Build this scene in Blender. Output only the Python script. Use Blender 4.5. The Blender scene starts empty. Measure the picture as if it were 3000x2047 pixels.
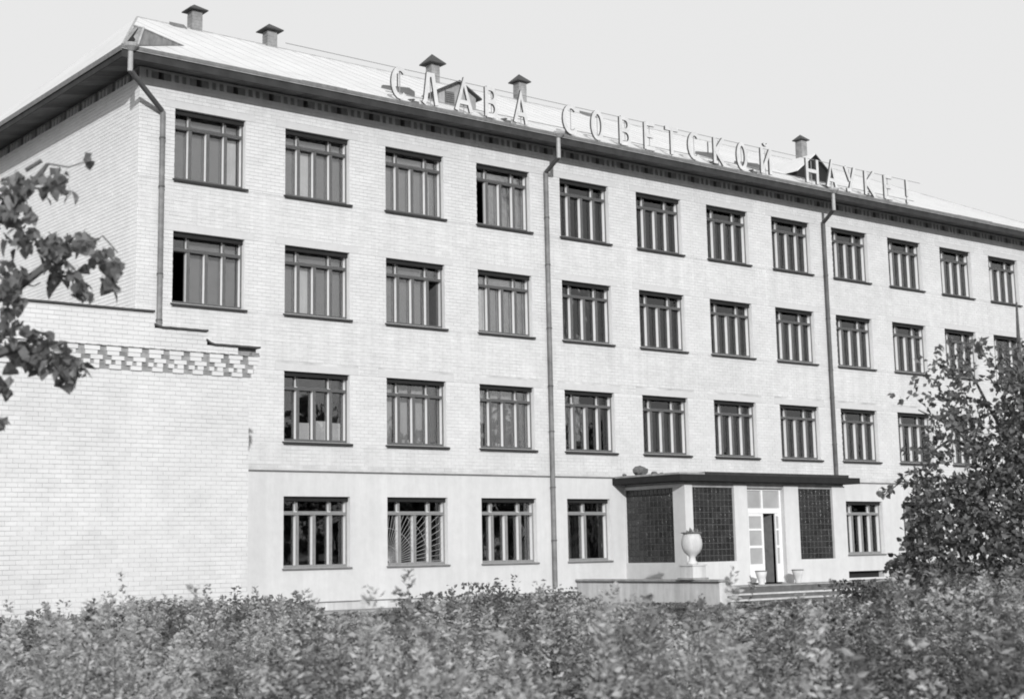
import bpy, math, random
import numpy as np
from mathutils import Vector, Matrix

random.seed(7)
RNG = np.random.default_rng(11)
R = math.radians
scene = bpy.context.scene
COL = scene.collection

# ------------------------------------------------------------------ camera
CAM = Vector((-17.24, -35.49, 1.574))
c_r = Vector((0.781329, -0.623830, -0.018994))
c_u = Vector((-0.084464, -0.135844, 0.987123))
c_w = Vector((0.618378, 0.769664, 0.158830))
FPX = 4420.36
cd = bpy.data.cameras.new('camera')
cam = bpy.data.objects.new('camera', cd)
COL.objects.link(cam)
m = Matrix.Identity(4)
for i in range(3):
    m[i][0], m[i][1], m[i][2], m[i][3] = c_r[i], c_u[i], -c_w[i], CAM[i]
cam.matrix_world = m
cd.sensor_width = 36.0
cd.lens = FPX / 3000 * 36
cd.shift_y = -118.5 / 3000
cd.clip_start, cd.clip_end = 0.1, 3000
cd.dof.use_dof = True
cd.dof.focus_distance = 44
cd.dof.aperture_fstop = 3.0
scene.camera = cam

# ------------------------------------------------------------------ sky and sun (a black and white photograph: every colour is neutral)
SUN_AZ, SUN_EL = R(207), R(18)          # azimuth clockwise from +Y, low sun in front of the facade, a little to the left
world = bpy.data.worlds.new('World')
scene.world = world
world.use_nodes = True
wn, wl = world.node_tree.nodes, world.node_tree.links
bg = wn['Background']
sky = wn.new('ShaderNodeTexSky')
sky.sky_type = 'NISHITA'
sky.sun_disc = False
sky.sun_elevation, sky.sun_rotation = SUN_EL, SUN_AZ
sky.dust_density = 4.0
bw = wn.new('ShaderNodeRGBToBW')
mx = wn.new('ShaderNodeMix'); mx.data_type = 'FLOAT'
mx.inputs[0].default_value = 0.92       # pale, even overcast-bright haze over the clear sky
mx.inputs[3].default_value = 8.6
wl.new(sky.outputs[0], bw.inputs[0])
wl.new(bw.outputs[0], mx.inputs[2])
wl.new(mx.outputs[0], bg.inputs[0])
bg.inputs[1].default_value = 0.1
sd = bpy.data.lights.new('sun', 'SUN')
sd.energy = 3.75
sd.angle = R(0.8)
sd.color = (1, 1, 1)
sun = bpy.data.objects.new('sun', sd)
COL.objects.link(sun)
sdir = Vector((math.sin(SUN_AZ) * math.cos(SUN_EL), math.cos(SUN_AZ) * math.cos(SUN_EL), math.sin(SUN_EL)))
sun.rotation_euler = sdir.to_track_quat('Z', 'Y').to_euler()
vs = scene.view_settings
vs.view_transform, vs.look, vs.exposure, vs.gamma = 'Standard', 'None', 0.0, 1.0
vs.use_curve_mapping = False
scene.render.engine = 'CYCLES'
scene.cycles.filter_width = 1.9
scene.cycles.max_bounces = 6
scene.cycles.transparent_max_bounces = 12


def at(px, py, dist):
    """world point seen at a pixel of the 3000 px photograph, dist metres away"""
    d = c_r * ((px - 1500) / FPX) + c_u * ((905 - py) / FPX) + c_w
    return CAM + d.normalized() * dist


# ------------------------------------------------------------------ materials
def mat(name, g, rough=0.85, var=0.0, vscale=3.0, stretch=(1, 1, 1), isl=0.0, obj=0.0, bump=0.0, bscale=30.0, metal=0.0,
        spec=0.3, transl=0.0, blotch=0.0, bl_scale=0.5, streak=0.0):
    M = bpy.data.materials.new(name)
    M.use_nodes = True
    n, l = M.node_tree.nodes, M.node_tree.links
    b = n['Principled BSDF']
    b.inputs['Roughness'].default_value = rough
    b.inputs['Metallic'].default_value = metal
    b.inputs['Specular IOR Level'].default_value = spec
    cur = n.new('ShaderNodeValue'); cur.outputs[0].default_value = 1.0
    out = cur.outputs[0]

    def mul(a, fac_socket, amt):
        mr = n.new('ShaderNodeMapRange')
        mr.inputs[3].default_value = 1 - amt
        mr.inputs[4].default_value = 1 + amt
        l.new(fac_socket, mr.inputs[0])
        q = n.new('ShaderNodeMath'); q.operation = 'MULTIPLY'
        l.new(a, q.inputs[0]); l.new(mr.outputs[0], q.inputs[1])
        return q.outputs[0], mr
    tc = n.new('ShaderNodeNewGeometry')
    mp = n.new('ShaderNodeMapping'); mp.inputs['Scale'].default_value = stretch
    l.new(tc.outputs['Position'], mp.inputs[0])
    if var:
        t = n.new('ShaderNodeTexNoise'); t.inputs['Scale'].default_value = vscale; t.inputs['Detail'].default_value = 6
        t.inputs['Roughness'].default_value = 0.65
        l.new(mp.outputs[0], t.inputs[0])
        out, mr = mul(out, t.outputs[0], var)
        mr.inputs[1].default_value = 0.3; mr.inputs[2].default_value = 0.7
    if blotch:
        t = n.new('ShaderNodeTexNoise'); t.inputs['Scale'].default_value = bl_scale; t.inputs['Detail'].default_value = 4
        l.new(tc.outputs['Position'], t.inputs[0])
        out, mr = mul(out, t.outputs[0], blotch)
        mr.inputs[1].default_value = 0.35; mr.inputs[2].default_value = 0.65
    if streak:
        m2 = n.new('ShaderNodeMapping'); m2.inputs['Scale'].default_value = (2.2, 2.2, .22)
        l.new(tc.outputs['Position'], m2.inputs[0])
        t = n.new('ShaderNodeTexNoise'); t.inputs['Scale'].default_value = 1.3; t.inputs['Detail'].default_value = 7
        t.inputs['Roughness'].default_value = 0.7
        l.new(m2.outputs[0], t.inputs[0])
        out, mr = mul(out, t.outputs[0], streak)
        mr.inputs[1].default_value = 0.42; mr.inputs[2].default_value = 0.62; mr.inputs[3].default_value = 1 - streak * 1.6; mr.inputs[4].default_value = 1 + streak * .4
    if isl:
        out, _ = mul(out, tc.outputs['Random Per Island'], isl)
    if obj:
        oi = n.new('ShaderNodeObjectInfo')
        out, _ = mul(out, oi.outputs['Random'], obj)
    q = n.new('ShaderNodeMath'); q.operation = 'MULTIPLY'; q.inputs[1].default_value = g
    l.new(out, q.inputs[0])
    l.new(q.outputs[0], b.inputs['Base Color'])
    if bump:
        t = n.new('ShaderNodeTexNoise'); t.inputs['Scale'].default_value = bscale; t.inputs['Detail'].default_value = 5
        l.new(mp.outputs[0], t.inputs[0])
        bp = n.new('ShaderNodeBump'); bp.inputs['Strength'].default_value = bump; bp.inputs['Distance'].default_value = 0.02
        l.new(t.outputs[0], bp.inputs['Height']); l.new(bp.outputs[0], b.inputs['Normal'])
    if transl:
        tr = n.new('ShaderNodeBsdfTranslucent')
        l.new(q.outputs[0], tr.inputs[0])
        ms = n.new('ShaderNodeMixShader'); ms.inputs[0].default_value = transl
        l.new(b.outputs[0], ms.inputs[1]); l.new(tr.outputs[0], ms.inputs[2])
        l.new(ms.outputs[0], n['Material Output'].inputs[0])
    return M


def glass_mat(name, tint, gloss, rough=0.02):
    M = bpy.data.materials.new(name)
    M.use_nodes = True
    n, l = M.node_tree.nodes, M.node_tree.links
    n.remove(n['Principled BSDF'])
    t = n.new('ShaderNodeBsdfTransparent'); t.inputs[0].default_value = (tint, tint, tint, 1)
    gl = n.new('ShaderNodeBsdfGlossy'); gl.inputs['Roughness'].default_value = rough
    tc = n.new('ShaderNodeNewGeometry')
    nz = n.new('ShaderNodeTexNoise'); nz.inputs['Scale'].default_value = 1.6; nz.inputs['Detail'].default_value = 2
    bp = n.new('ShaderNodeBump'); bp.inputs['Strength'].default_value = 0.25; bp.inputs['Distance'].default_value = 0.01
    l.new(tc.outputs['Position'], nz.inputs[0]); l.new(nz.outputs[0], bp.inputs['Height']); l.new(bp.outputs[0], gl.inputs['Normal'])
    fr = n.new('ShaderNodeFresnel'); fr.inputs[0].default_value = 1.5
    mu = n.new('ShaderNodeMath'); mu.operation = 'MULTIPLY'; mu.inputs[1].default_value = gloss; mu.use_clamp = True
    l.new(fr.outputs[0], mu.inputs[0])
    ms = n.new('ShaderNodeMixShader')
    l.new(mu.outputs[0], ms.inputs[0]); l.new(t.outputs[0], ms.inputs[1]); l.new(gl.outputs[0], ms.inputs[2])
    l.new(ms.outputs[0], n['Material Output'].inputs[0])
    return M


M = dict(
    brick=mat('white_silicate_brick', 0.565, var=0.05, vscale=2.0, isl=0.035, obj=0.02, blotch=0.04, bump=0.2, bscale=25),
    brick_s=mat('weathered_silicate_brick', 0.57, streak=0.05, var=0.06, vscale=1.4, stretch=(1, 1, 4), isl=0.035, obj=0.02, blotch=0.04, bump=0.3, bscale=25),
    damp=mat('damp_stained_brick', 0.50, var=0.16, vscale=1.6, isl=0.05, obj=0.02),
    brick_e=mat('lightened_end_brick', 0.74, var=0.04, vscale=2.0, isl=0.02, blotch=0.03, bump=0.2, bscale=25),  # end wall paler than the facade: extra light put into its brick colour
    mortar=mat('pale_mortar', 0.57, var=0.05, vscale=2.5),
    mortar_s=mat('grey_mortar', 0.49, var=0.38, vscale=1.2, stretch=(1, 1, 3)),
    mortar_a=mat('annex_mortar', 0.495, var=0.30, vscale=0.8, stretch=(1, 1, 2)),
    redbrick=mat('dark_brick', 0.23, var=0.2, vscale=6, isl=0.25, bump=0.3),
    dent=mat('dark_frieze_brick', 0.30, var=0.25, vscale=5),
    plaster=mat('white_plaster', 0.55, streak=0.035, var=0.04, vscale=4, blotch=0.03, bump=0.15, bscale=12),
    lintel=mat('concrete_lintel', 0.50, var=0.05, vscale=5),
    roof=mat('whitish_sheet_metal', 0.60, rough=0.6, var=0.04, vscale=2, blotch=0.05, streak=0.0),
    seam=mat('sheet_metal_seam', 0.52, rough=0.6),
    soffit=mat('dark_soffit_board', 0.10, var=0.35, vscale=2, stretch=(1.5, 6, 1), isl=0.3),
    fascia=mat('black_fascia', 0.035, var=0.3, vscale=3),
    gutter=mat('grey_gutter_metal', 0.15, rough=0.5, var=0.25, vscale=6),
    gutter_l=mat('bare_metal_edge', 0.33, rough=0.5, var=0.3, vscale=3),
    pipe=mat('grey_pipe_metal', 0.17, rough=0.6, var=0.25, vscale=5, blotch=0.2, bl_scale=1.0),
    pipe_d=mat('dark_pipe_metal', 0.09, rough=0.6, var=0.25, vscale=5, blotch=0.2, bl_scale=1.0),
    pipe_l=mat('bare_pipe_metal', 0.34, rough=0.5, var=0.15, vscale=8),
    frame_w=mat('white_window_paint', 0.70, var=0.05, vscale=8),
    frame_g=mat('weathered_window_paint', 0.10, var=0.22, vscale=9, stretch=(3, 3, 1)),
    frame_g2=mat('pale_weathered_window_paint', 0.2, var=0.2, vscale=9, stretch=(3, 3, 1)),
    sill=mat('dark_sill_metal', 0.03, rough=0.7, var=0.2, vscale=6),
    glass=glass_mat('window_glass', 0.94, 2.3),
    glass1=glass_mat('clean_window_glass', 0.92, 1.3),
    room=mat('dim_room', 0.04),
    blind=mat('grey_blind', 0.155, var=0.12, vscale=2),
    blind1=mat('drab_blind', 0.30, var=0.15, vscale=2),
    blind2=mat('pale_blind', 0.48, var=0.15, vscale=2),
    blind3=mat('lightened_blind', 0.62, var=0.15, vscale=2),
    curtain=mat('white_curtain', 0.88, transl=0.12, var=0.05, vscale=3),
    paper=mat('pale_paper', 0.5, var=0.1, vscale=3),
    concrete=mat('grey_concrete', 0.30, streak=0.1, var=0.2, vscale=4, bump=0.3),
    concrete_d=mat('dark_concrete', 0.10, var=0.3, vscale=4, bump=0.3),
    whitew=mat('whitewash', 0.53, streak=0.12, var=0.12, vscale=1.8, blotch=0.08, bump=0.2, bscale=10),
    tar=mat('black_felt_and_shade', 0.018, rough=0.9, var=0.2, vscale=4),  # canopy felt; also colours the painted shade at window heads and porch coping
    blockglass=mat('dark_glass_block', 0.02, rough=0.22, spec=0.5, isl=0.4, obj=0.4, bump=0.5, bscale=18),
    blockmortar=mat('glass_block_mortar', 0.085, var=0.4, vscale=2),
    doorpaint=mat('brown_door_paint', 0.12, var=0.2, vscale=5),
    milk=mat('frosted_glass', 0.34, rough=0.3, var=0.15, vscale=1.5),
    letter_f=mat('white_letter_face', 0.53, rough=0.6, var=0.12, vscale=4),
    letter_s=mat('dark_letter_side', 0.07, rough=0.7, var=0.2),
    iron=mat('rusty_iron', 0.09, rough=0.7, var=0.2),
    wire=mat('grey_wire', 0.25),
    stack=mat('grey_chimney_brick', 0.23, var=0.35, vscale=3.0, bump=0.4, bscale=15),
    cap=mat('dark_chimney_cap', 0.05, rough=0.6, var=0.2),
    wood=mat('dark_dormer_wood', 0.13, var=0.3, vscale=4, stretch=(4, 1, 1)),
    ground=mat('dry_soil', 0.13, var=0.35, vscale=1.5, bump=0.4, bscale=8),
    stone=mat('rubble_stone', 0.12, var=0.4, vscale=8, bump=0.6),
    leaf_w=mat('weed_leaf', 0.27, rough=0.7, isl=0.55, transl=0.35, var=0.3, vscale=0.35),
    leaf_w0=mat('dark_weed_leaf', 0.10, rough=0.7, isl=0.5, transl=0.3),
    leaf_w1=mat('green_weed_leaf', 0.21, rough=0.7, isl=0.5, transl=0.35),
    leaf_w2=mat('pale_weed_leaf', 0.36, rough=0.7, isl=0.45, transl=0.35),
    leaf_w3=mat('silvery_weed_leaf', 0.42, rough=0.7, isl=0.4, transl=0.35),
    leaf_s=mat('shrub_leaf', 0.13, rough=0.6, isl=0.5, obj=0.1, transl=0.3),
    leaf_t=mat('tree_leaf', 0.10, rough=0.5, isl=0.45, obj=0.35, transl=0.3),
    leaf_l=mat('linden_leaf', 0.14, rough=0.45, obj=0.6, isl=0.45, transl=0.4, var=0.15, vscale=20),
    leaf_far=mat('far_leaf', 0.05, isl=0.4),
    bark=mat('bark', 0.09, var=0.3, vscale=12, bump=0.6),
    stem=mat('stem', 0.12, var=0.2, vscale=12),
    stem_l=mat('pale_dry_stem', 0.35, var=0.2, vscale=12),
)


# ------------------------------------------------------------------ mesh helpers
class MB:
    def __init__(self):
        self.v, self.f, self.mi = [], [], []

    def box(self, x0, x1, y0, y1, z0, z1, mi=0):
        s = len(self.v)
        self.v += [(x0, y0, z0), (x1, y0, z0), (x1, y1, z0), (x0, y1, z0), (x0, y0, z1), (x1, y0, z1), (x1, y1, z1), (x0, y1, z1)]
        for q in ((0, 3, 2, 1), (4, 5, 6, 7), (0, 1, 5, 4), (1, 2, 6, 5), (2, 3, 7, 6), (3, 0, 4, 7)):
            self.f.append(tuple(s + i for i in q)); self.mi.append(mi)
        return self

    def poly(self, pts, mi=0):
        s = len(self.v)
        self.v += [tuple(p) for p in pts]
        self.f.append(tuple(range(s, s + len(pts)))); self.mi.append(mi)
        return self

    def hexa(self, a, b, mi=0):
        """a, b: two rings of n points, closed prism"""
        s, n = len(self.v), len(a)
        self.v += [tuple(p) for p in a] + [tuple(p) for p in b]
        self.f.append(tuple(s + i for i in reversed(range(n)))); self.mi.append(mi)
        self.f.append(tuple(s + n + i for i in range(n))); self.mi.append(mi)
        for i in range(n):
            j = (i + 1) % n
            self.f.append((s + i, s + j, s + n + j, s + n + i)); self.mi.append(mi)
        return self

    def tube(self, pts, rad, n=8, mi=0, cap=True):
        pts = [Vector(p) for p in pts]
        if not isinstance(rad, (list, tuple)):
            rad = [rad] * len(pts)
        s = len(self.v)
        prev = None
        for i, p in enumerate(pts):
            t = (pts[min(i + 1, len(pts) - 1)] - pts[max(i - 1, 0)]).normalized()
            a = prev if prev else (Vector((0, 0, 1)) if abs(t.z) < .9 else Vector((1, 0, 0)))
            x = (a - t * a.dot(t)).normalized(); y = t.cross(x); prev = x
            for k in range(n):
                an = 2 * math.pi * k / n
                self.v.append(tuple(p + (x * math.cos(an) + y * math.sin(an)) * rad[i]))
        for i in range(len(pts) - 1):
            for k in range(n):
                k2 = (k + 1) % n
                self.f.append((s + i * n + k, s + i * n + k2, s + (i + 1) * n + k2, s + (i + 1) * n + k)); self.mi.append(mi)
        if cap:
            self.f.append(tuple(s + k for k in reversed(range(n)))); self.mi.append(mi)
            e = s + (len(pts) - 1) * n
            self.f.append(tuple(e + k for k in range(n))); self.mi.append(mi)
        return self

    def lathe(self, c, prof, n=20, mi=0):
        s = len(self.v)
        for (r, z) in prof:
            for k in range(n):
                a = 2 * math.pi * k / n
                self.v.append((c[0] + r * math.cos(a), c[1] + r * math.sin(a), c[2] + z))
        for i in range(len(prof) - 1):
            for k in range(n):
                k2 = (k + 1) % n
                self.f.append((s + i * n + k, s + i * n + k2, s + (i + 1) * n + k2, s + (i + 1) * n + k)); self.mi.append(mi)
        self.f.append(tuple(s + k for k in reversed(range(n)))); self.mi.append(mi)
        e = s + (len(prof) - 1) * n
        self.f.append(tuple(e + k for k in range(n))); self.mi.append(mi)
        return self

    def mesh(self, name, mats):
        me = bpy.data.meshes.new(name)
        me.from_pydata(self.v, [], self.f)
        for q in (mats if isinstance(mats, (list, tuple)) else [mats]):
            me.materials.append(q)
        if any(self.mi):
            me.polygons.foreach_set('material_index', self.mi)
        me.update()
        return me

    def build(self, name, mats, parent=None, loc=None, smooth=False):
        me = self.mesh(name, mats)
        if smooth:
            me.polygons.foreach_set('use_smooth', [True] * len(me.polygons))
        return link(name, me, parent, loc)


def link(name, me, parent=None, loc=None, **props):
    o = bpy.data.objects.new(name, me)
    COL.objects.link(o)
    if parent is not None:
        o.parent = parent
    if loc is not None:
        o.location = loc
    for k, v in props.items():
        o[k] = v
    return o


def tag(o, label=None, cat=None, group=None, kind=None):
    if label: o['label'] = label
    if cat: o['category'] = cat
    if group: o['group'] = group
    if kind: o['kind'] = kind
    return o


def thing(name, label, cat, group=None, loc=(0, 0, 0), kind=None):
    o = bpy.data.objects.new(name, None)
    COL.objects.link(o)
    o.location = loc
    return tag(o, label, cat, group, kind)


def np_mesh(name, verts, faces, mats):
    me = bpy.data.meshes.new(name)
    nf, k = faces.shape
    me.vertices.add(len(verts)); me.vertices.foreach_set('co', verts.astype(np.float32).ravel())
    me.loops.add(nf * k); me.loops.foreach_set('vertex_index', faces.astype(np.int32).ravel())
    me.polygons.add(nf); me.polygons.foreach_set('loop_start', np.arange(0, nf * k, k, dtype=np.int32))
    for q in (mats if isinstance(mats, (list, tuple)) else [mats]):
        me.materials.append(q)
    me.polygons.foreach_set('use_smooth', np.zeros(nf, dtype=bool))
    me.update(calc_edges=True)
    return me


BOXQ = np.array([(0, 3, 2, 1), (4, 5, 6, 7), (0, 1, 5, 4), (1, 2, 6, 5), (2, 3, 7, 6), (3, 0, 4, 7)])


def boxes_np(B):
    """B: (n,6) x0 x1 y0 y1 z0 z1"""
    B = np.asarray(B, float)
    x0, x1, y0, y1, z0, z1 = B.T
    v = np.stack([np.stack([x0, y0, z0], 1), np.stack([x1, y0, z0], 1), np.stack([x1, y1, z0], 1), np.stack([x0, y1, z0], 1),
                  np.stack([x0, y0, z1], 1), np.stack([x1, y0, z1], 1), np.stack([x1, y1, z1], 1), np.stack([x0, y1, z1], 1)], 1)
    f = (BOXQ[None] + (np.arange(len(B)) * 8)[:, None, None])
    return v.reshape(-1, 3), f.reshape(-1, 4)


CH, BL, JO, HJ = 0.1, 0.256, 0.012, 0.006        # course height, brick length, bed joint, head joint


def bond(x0, x1, z0, z1, holes, phase=0.0):
    """running bond rectangles (x0,x1,z0,z1) filling a wall, cut by holes"""
    out = []
    r = int(math.floor(z0 / CH + 1e-6))
    while r * CH < z1 - 1e-6:
        a, b = max(z0, r * CH) + JO / 2, min(z1, (r + 1) * CH) - JO / 2
        r += 1
        if b - a < 0.02:
            continue
        pitch = BL + HJ
        off = (r % 2) * pitch / 2 + phase + random.uniform(-.01, .01)
        segs = [(x0, x1)]
        for (hx0, hx1, hz0, hz1) in holes:
            if hz0 < b and hz1 > a:
                ns = []
                for (s, e) in segs:
                    if hx1 <= s or hx0 >= e:
                        ns.append((s, e))
                    else:
                        if hx0 - s > .02: ns.append((s, hx0))
                        if e - hx1 > .02: ns.append((hx1, e))
                segs = ns
        for (s, e) in segs:
            k = math.floor((s - off) / pitch)
            while off + k * pitch < e:
                p, q = max(s, off + k * pitch + HJ / 2), min(e, off + (k + 1) * pitch - HJ / 2)
                k += 1
                if q - p > .03:
                    out.append((p, q, a, b))
    return out


def clip_cells(xs, zs, holes):
    """solid cells of a wall grid, holes left out"""
    xs = sorted(set(xs)); zs = sorted(set(zs))
    out = []
    for j in range(len(zs) - 1):
        run = None
        for i in range(len(xs) - 1):
            cx, cz = (xs[i] + xs[i + 1]) / 2, (zs[j] + zs[j + 1]) / 2
            solid = not any(h[0] < cx < h[1] and h[2] < cz < h[3] for h in holes)
            if solid:
                if run is None: run = [xs[i], xs[i + 1]]
                else: run[1] = xs[i + 1]
            if (not solid or i == len(xs) - 2) and run:
                out.append((run[0], run[1], zs[j], zs[j + 1])); run = None
    return out


# ------------------------------------------------------------------ ground
gb = MB()
gb.poly([(-1500, -1500, 0), (1500, -1500, 0), (1500, 1500, 0), (-1500, 1500, 0)])
tag(gb.build('ground', M['ground']), 'dry soil ground under the weeds in front of the school', kind='structure')
ap = MB(); ap.box(-1.4, 13.2, -1.0, 0.0, -0.1, 0.12); ap.box(24.6, 44, -1.0, 0.0, -0.1, 0.12)
tag(ap.build('pavement', M['concrete']), 'concrete strip along the foot of the school wall', kind='structure')

# ------------------------------------------------------------------ school building
X0, X1, DEPTH = -1.0, 43.1, 14.0
BAY, WW = 3.326, 2.1
TOPS = [3.16, 6.53, 10.0, 13.3]
WH = 1.90
school = thing('school_building', 'long four-storey white brick school with rows of windows and a pale hipped metal roof', 'building')

wins = []          # (row, col, x0, width, ztop)
for row in range(4):
    for c in range(13):
        if row < 2 and c == 0: continue
        if row == 0:
            if 5 <= c <= 7: continue
            if c == 4:
                wins.append((0, 4, 13.30, 1.78, TOPS[0])); continue
        wins.append((row, c, c * BAY, WW, TOPS[row]))
holes = [(x, x + w, zt - WH, zt) for (_, _, x, w, zt) in wins]
basement = [(26.2, 28.6, 0.42, 0.66), (29.5, 31.9, 0.42, 0.66), (32.9, 35.2, 0.42, 0.66)]
holes_all = holes + basement

# base wall (pale joints show between the bricks)
zs = [0.36, 3.80, 14.0] + [h[2] for h in holes_all] + [h[3] for h in holes_all]
xs = [X0, X1] + [h[0] for h in holes_all] + [h[1] for h in holes_all]
wall_up, wall_lo = MB(), MB()
for (a, b, c, d) in clip_cells(xs, zs, holes_all):
    if c < 3.8: wall_lo.box(a, b, -0.006, 0.45, c, d)
    else: wall_up.box(a, b, 0.006, 0.45, c, d)
wall_up.box(X0 + .0065, X0 + .45, 0.45, DEPTH, 0, 14.0)
wall_up.box(X1 - .45, X1, 0.45, DEPTH, 0, 14.0)
wall_up.box(X0, X1, DEPTH, DEPTH + .4, 0, 14.0)
wall_up.build('wall', M['mortar'], school)
wall_lo.build('ground_floor_wall', M['plaster'], school)
pl = MB(); pl.box(X0, X1, 0.03, 0.45, -0.3, 0.345)
pl.build('plinth', M['whitew'], school)
pg = MB(); pg.box(X0, X1, -0.035, 0.03, 0.345, 0.362)  # dark strip standing in for the thin shadow line above the plinth
pg.build('plinth_shadow_strip', M['gutter_l'], school)
bc = MB(); bc.box(X0, X1, -0.045, 0.006, 3.815, 3.845)
bc.build('belt_course', M['gutter'], school)
st = MB()                                          # damp, dirty first course above the belt course: stained bricks
# interior
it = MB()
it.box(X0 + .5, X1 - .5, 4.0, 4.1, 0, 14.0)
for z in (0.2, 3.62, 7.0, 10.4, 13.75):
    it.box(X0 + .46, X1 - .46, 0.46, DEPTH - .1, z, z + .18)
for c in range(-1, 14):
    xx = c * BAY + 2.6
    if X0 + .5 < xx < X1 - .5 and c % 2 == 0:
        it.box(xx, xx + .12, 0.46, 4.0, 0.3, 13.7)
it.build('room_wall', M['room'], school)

# bricks: piers painted smooth and bright, spandrels weathered
lint = []
for (row, c, x, w, zt) in wins:
    if row > 0: lint.append((x - .28, min(x + w + .28, X1), zt, zt + .2))
piers, spans = [], []
levels = [(TOPS[r] - WH - .06, TOPS[r] + .0) for r in (1, 2, 3)]
cuts = [3.85, levels[0][0], levels[0][1], levels[1][0], levels[1][1], levels[2][0], levels[2][1], 14.0]
for i in range(len(cuts) - 1):
    L = bond(X0, X1, cuts[i], cuts[i + 1], holes + lint)
    (piers if i % 2 == 1 else spans).extend(L)


def brick_objects(rects, keep, parent, material, y, name='brick', swap=None):
    """the nearest full bricks as single objects sharing one mesh; returns the rest"""
    full = [r for r in rects if abs((r[1] - r[0]) - BL) < .004 and abs((r[3] - r[2]) - (CH - JO)) < .002]
    full.sort(key=lambda r: (r[0] - CAM.x) ** 2 + (r[2] - CAM.z) ** 2 + (r[0] < -5.6 and 1e4 or 0))
    sel = full[:keep]
    ss = set(sel)
    me = MB().box(-BL / 2, BL / 2, -.006, .012, -(CH - JO) / 2, (CH - JO) / 2).mesh(name, material)
    for r in sel:
        link(name, me, parent, ((r[0] + r[1]) / 2, y + random.uniform(-.0015, .0015), (r[2] + r[3]) / 2))
    return [r for r in rects if r not in ss]


def brick_mesh(name, rects, material, parent, y=0.0, stuff=True):
    r = np.array(rects)
    j = RNG.uniform(-.002, .002, len(r))
    B = np.stack([r[:, 0], r[:, 1], y - .006 + j, np.full(len(r), y + .012), r[:, 2], r[:, 3]], 1)
    v, f = boxes_np(B)
    o = link(name, np_mesh(name, v, f, material), parent)
    if stuff: o['kind'] = 'stuff'
    return o


damp = [r for r in spans if r[3] < 4.02]
spans = [r for r in spans if r[3] >= 4.02]
brick_mesh('damp_bricks', damp, M['damp'], school)
near = [r for r in spans if r[0] > 2.4 and r[2] < 4.75]
far = [r for r in spans if not (r[0] > 2.4 and r[2] < 4.75)]
near = brick_objects(near, 290, school, M['brick_s'], 0.0)
brick_mesh('brick_courses', near + far, M['brick_s'], school)
brick_mesh('pier_bricks', piers, M['brick'], school)
mb = MB()
for i in range(0, len(cuts) - 1, 2):               # darker joints behind the weathered spandrel bricks
    zs2 = [cuts[i], cuts[i + 1]]
    hh = [h for h in lint if h[2] < cuts[i + 1] and h[3] > cuts[i]]
    zs2 += [z for h in hh for z in (h[2], h[3]) if cuts[i] < z < cuts[i + 1]]
    for (a, b, c, d) in clip_cells([X0, X1] + [q for h in hh for q in h[:2]], zs2, hh):
        mb.box(a, b, 0.0015, 0.0058, c, d)
mb.build('spandrel_joints', M['mortar_s'], school)
lme = {}
for h in lint:
    kq = round(h[1] - h[0], 3)
    if kq not in lme: lme[kq] = MB().box(.002, kq - .002, -.007, .005, .002, h[3] - h[2]).mesh('lintel', M['lintel'])
    link('lintel', lme[kq], school, (h[0], 0, h[2]))
# end wall bricks
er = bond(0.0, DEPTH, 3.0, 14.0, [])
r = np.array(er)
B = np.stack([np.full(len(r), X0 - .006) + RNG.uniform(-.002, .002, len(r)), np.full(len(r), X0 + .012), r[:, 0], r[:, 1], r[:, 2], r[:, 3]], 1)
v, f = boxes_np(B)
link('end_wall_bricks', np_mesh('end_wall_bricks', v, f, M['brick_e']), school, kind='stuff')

# frieze of headers with vent holes under the eaves
fz = MB(); dn = MB()
HZ = 1.10
holes_x = [-.39 + HZ * k for k in range(0, 40) if -.39 + HZ * k < X1 - .3]
e = X0
for hx in holes_x:
    fz.box(e, hx - .075, 0.05, 0.45, 14.0, 14.30); e = hx + .075
fz.box(e, X1, 0.05, 0.45, 14.0, 14.30)
fz.box(X0, X1, 0.40, 0.46, 14.0, 14.34)
ey = [0.7 + HZ * k for k in range(0, 12)]
e = 0.46
for hy in ey:
    fz.box(X0 + .05, X0 + .45, e, hy - .075, 14.0, 14.30); e = hy + .075
fz.box(X0 + .05, X0 + .45, e, DEPTH, 14.0, 14.30)
fz.box(X0 + .40, X0 + .47, 0.46, DEPTH, 14.0, 14.34)
fz.build('frieze', M['dent'], school)
x = X0
while x < X1 - .1:
    if all(abs(x + .045 - hx) > .13 for hx in holes_x) or x == X0:
        dn.box(x, x + (.09 if x > X0 else .16), 0.0, 0.06, 14.0, 14.21)
    x += HZ / 5
dn.box(X0, X1, 0.0, 0.06, 14.215, 14.255)
y = 0.12
while y < DEPTH:
    if all(abs(y + .05 - hy) > .13 for hy in ey):
        dn.box(X0, X0 + .06, y, y + .08, 14.0, 14.21)
    y += HZ / 5
dn.build('frieze_headers', M['brick_s'], school)

# ---- eaves
OV = 0.9
EX0, EX1, EY0, EY1 = X0 - .92, X1 + .9, -OV, DEPTH + OV
ZL, ZH = 14.12, 14.30
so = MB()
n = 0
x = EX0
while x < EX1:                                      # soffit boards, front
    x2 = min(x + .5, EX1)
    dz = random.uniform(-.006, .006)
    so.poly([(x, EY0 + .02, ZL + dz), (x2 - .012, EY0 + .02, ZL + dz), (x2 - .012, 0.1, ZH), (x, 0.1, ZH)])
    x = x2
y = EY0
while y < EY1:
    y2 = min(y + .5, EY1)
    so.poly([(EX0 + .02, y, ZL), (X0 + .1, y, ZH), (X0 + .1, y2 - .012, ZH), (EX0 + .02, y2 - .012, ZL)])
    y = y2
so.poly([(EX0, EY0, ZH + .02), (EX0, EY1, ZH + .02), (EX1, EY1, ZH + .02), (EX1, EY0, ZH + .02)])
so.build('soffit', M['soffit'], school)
fa = MB()
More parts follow.
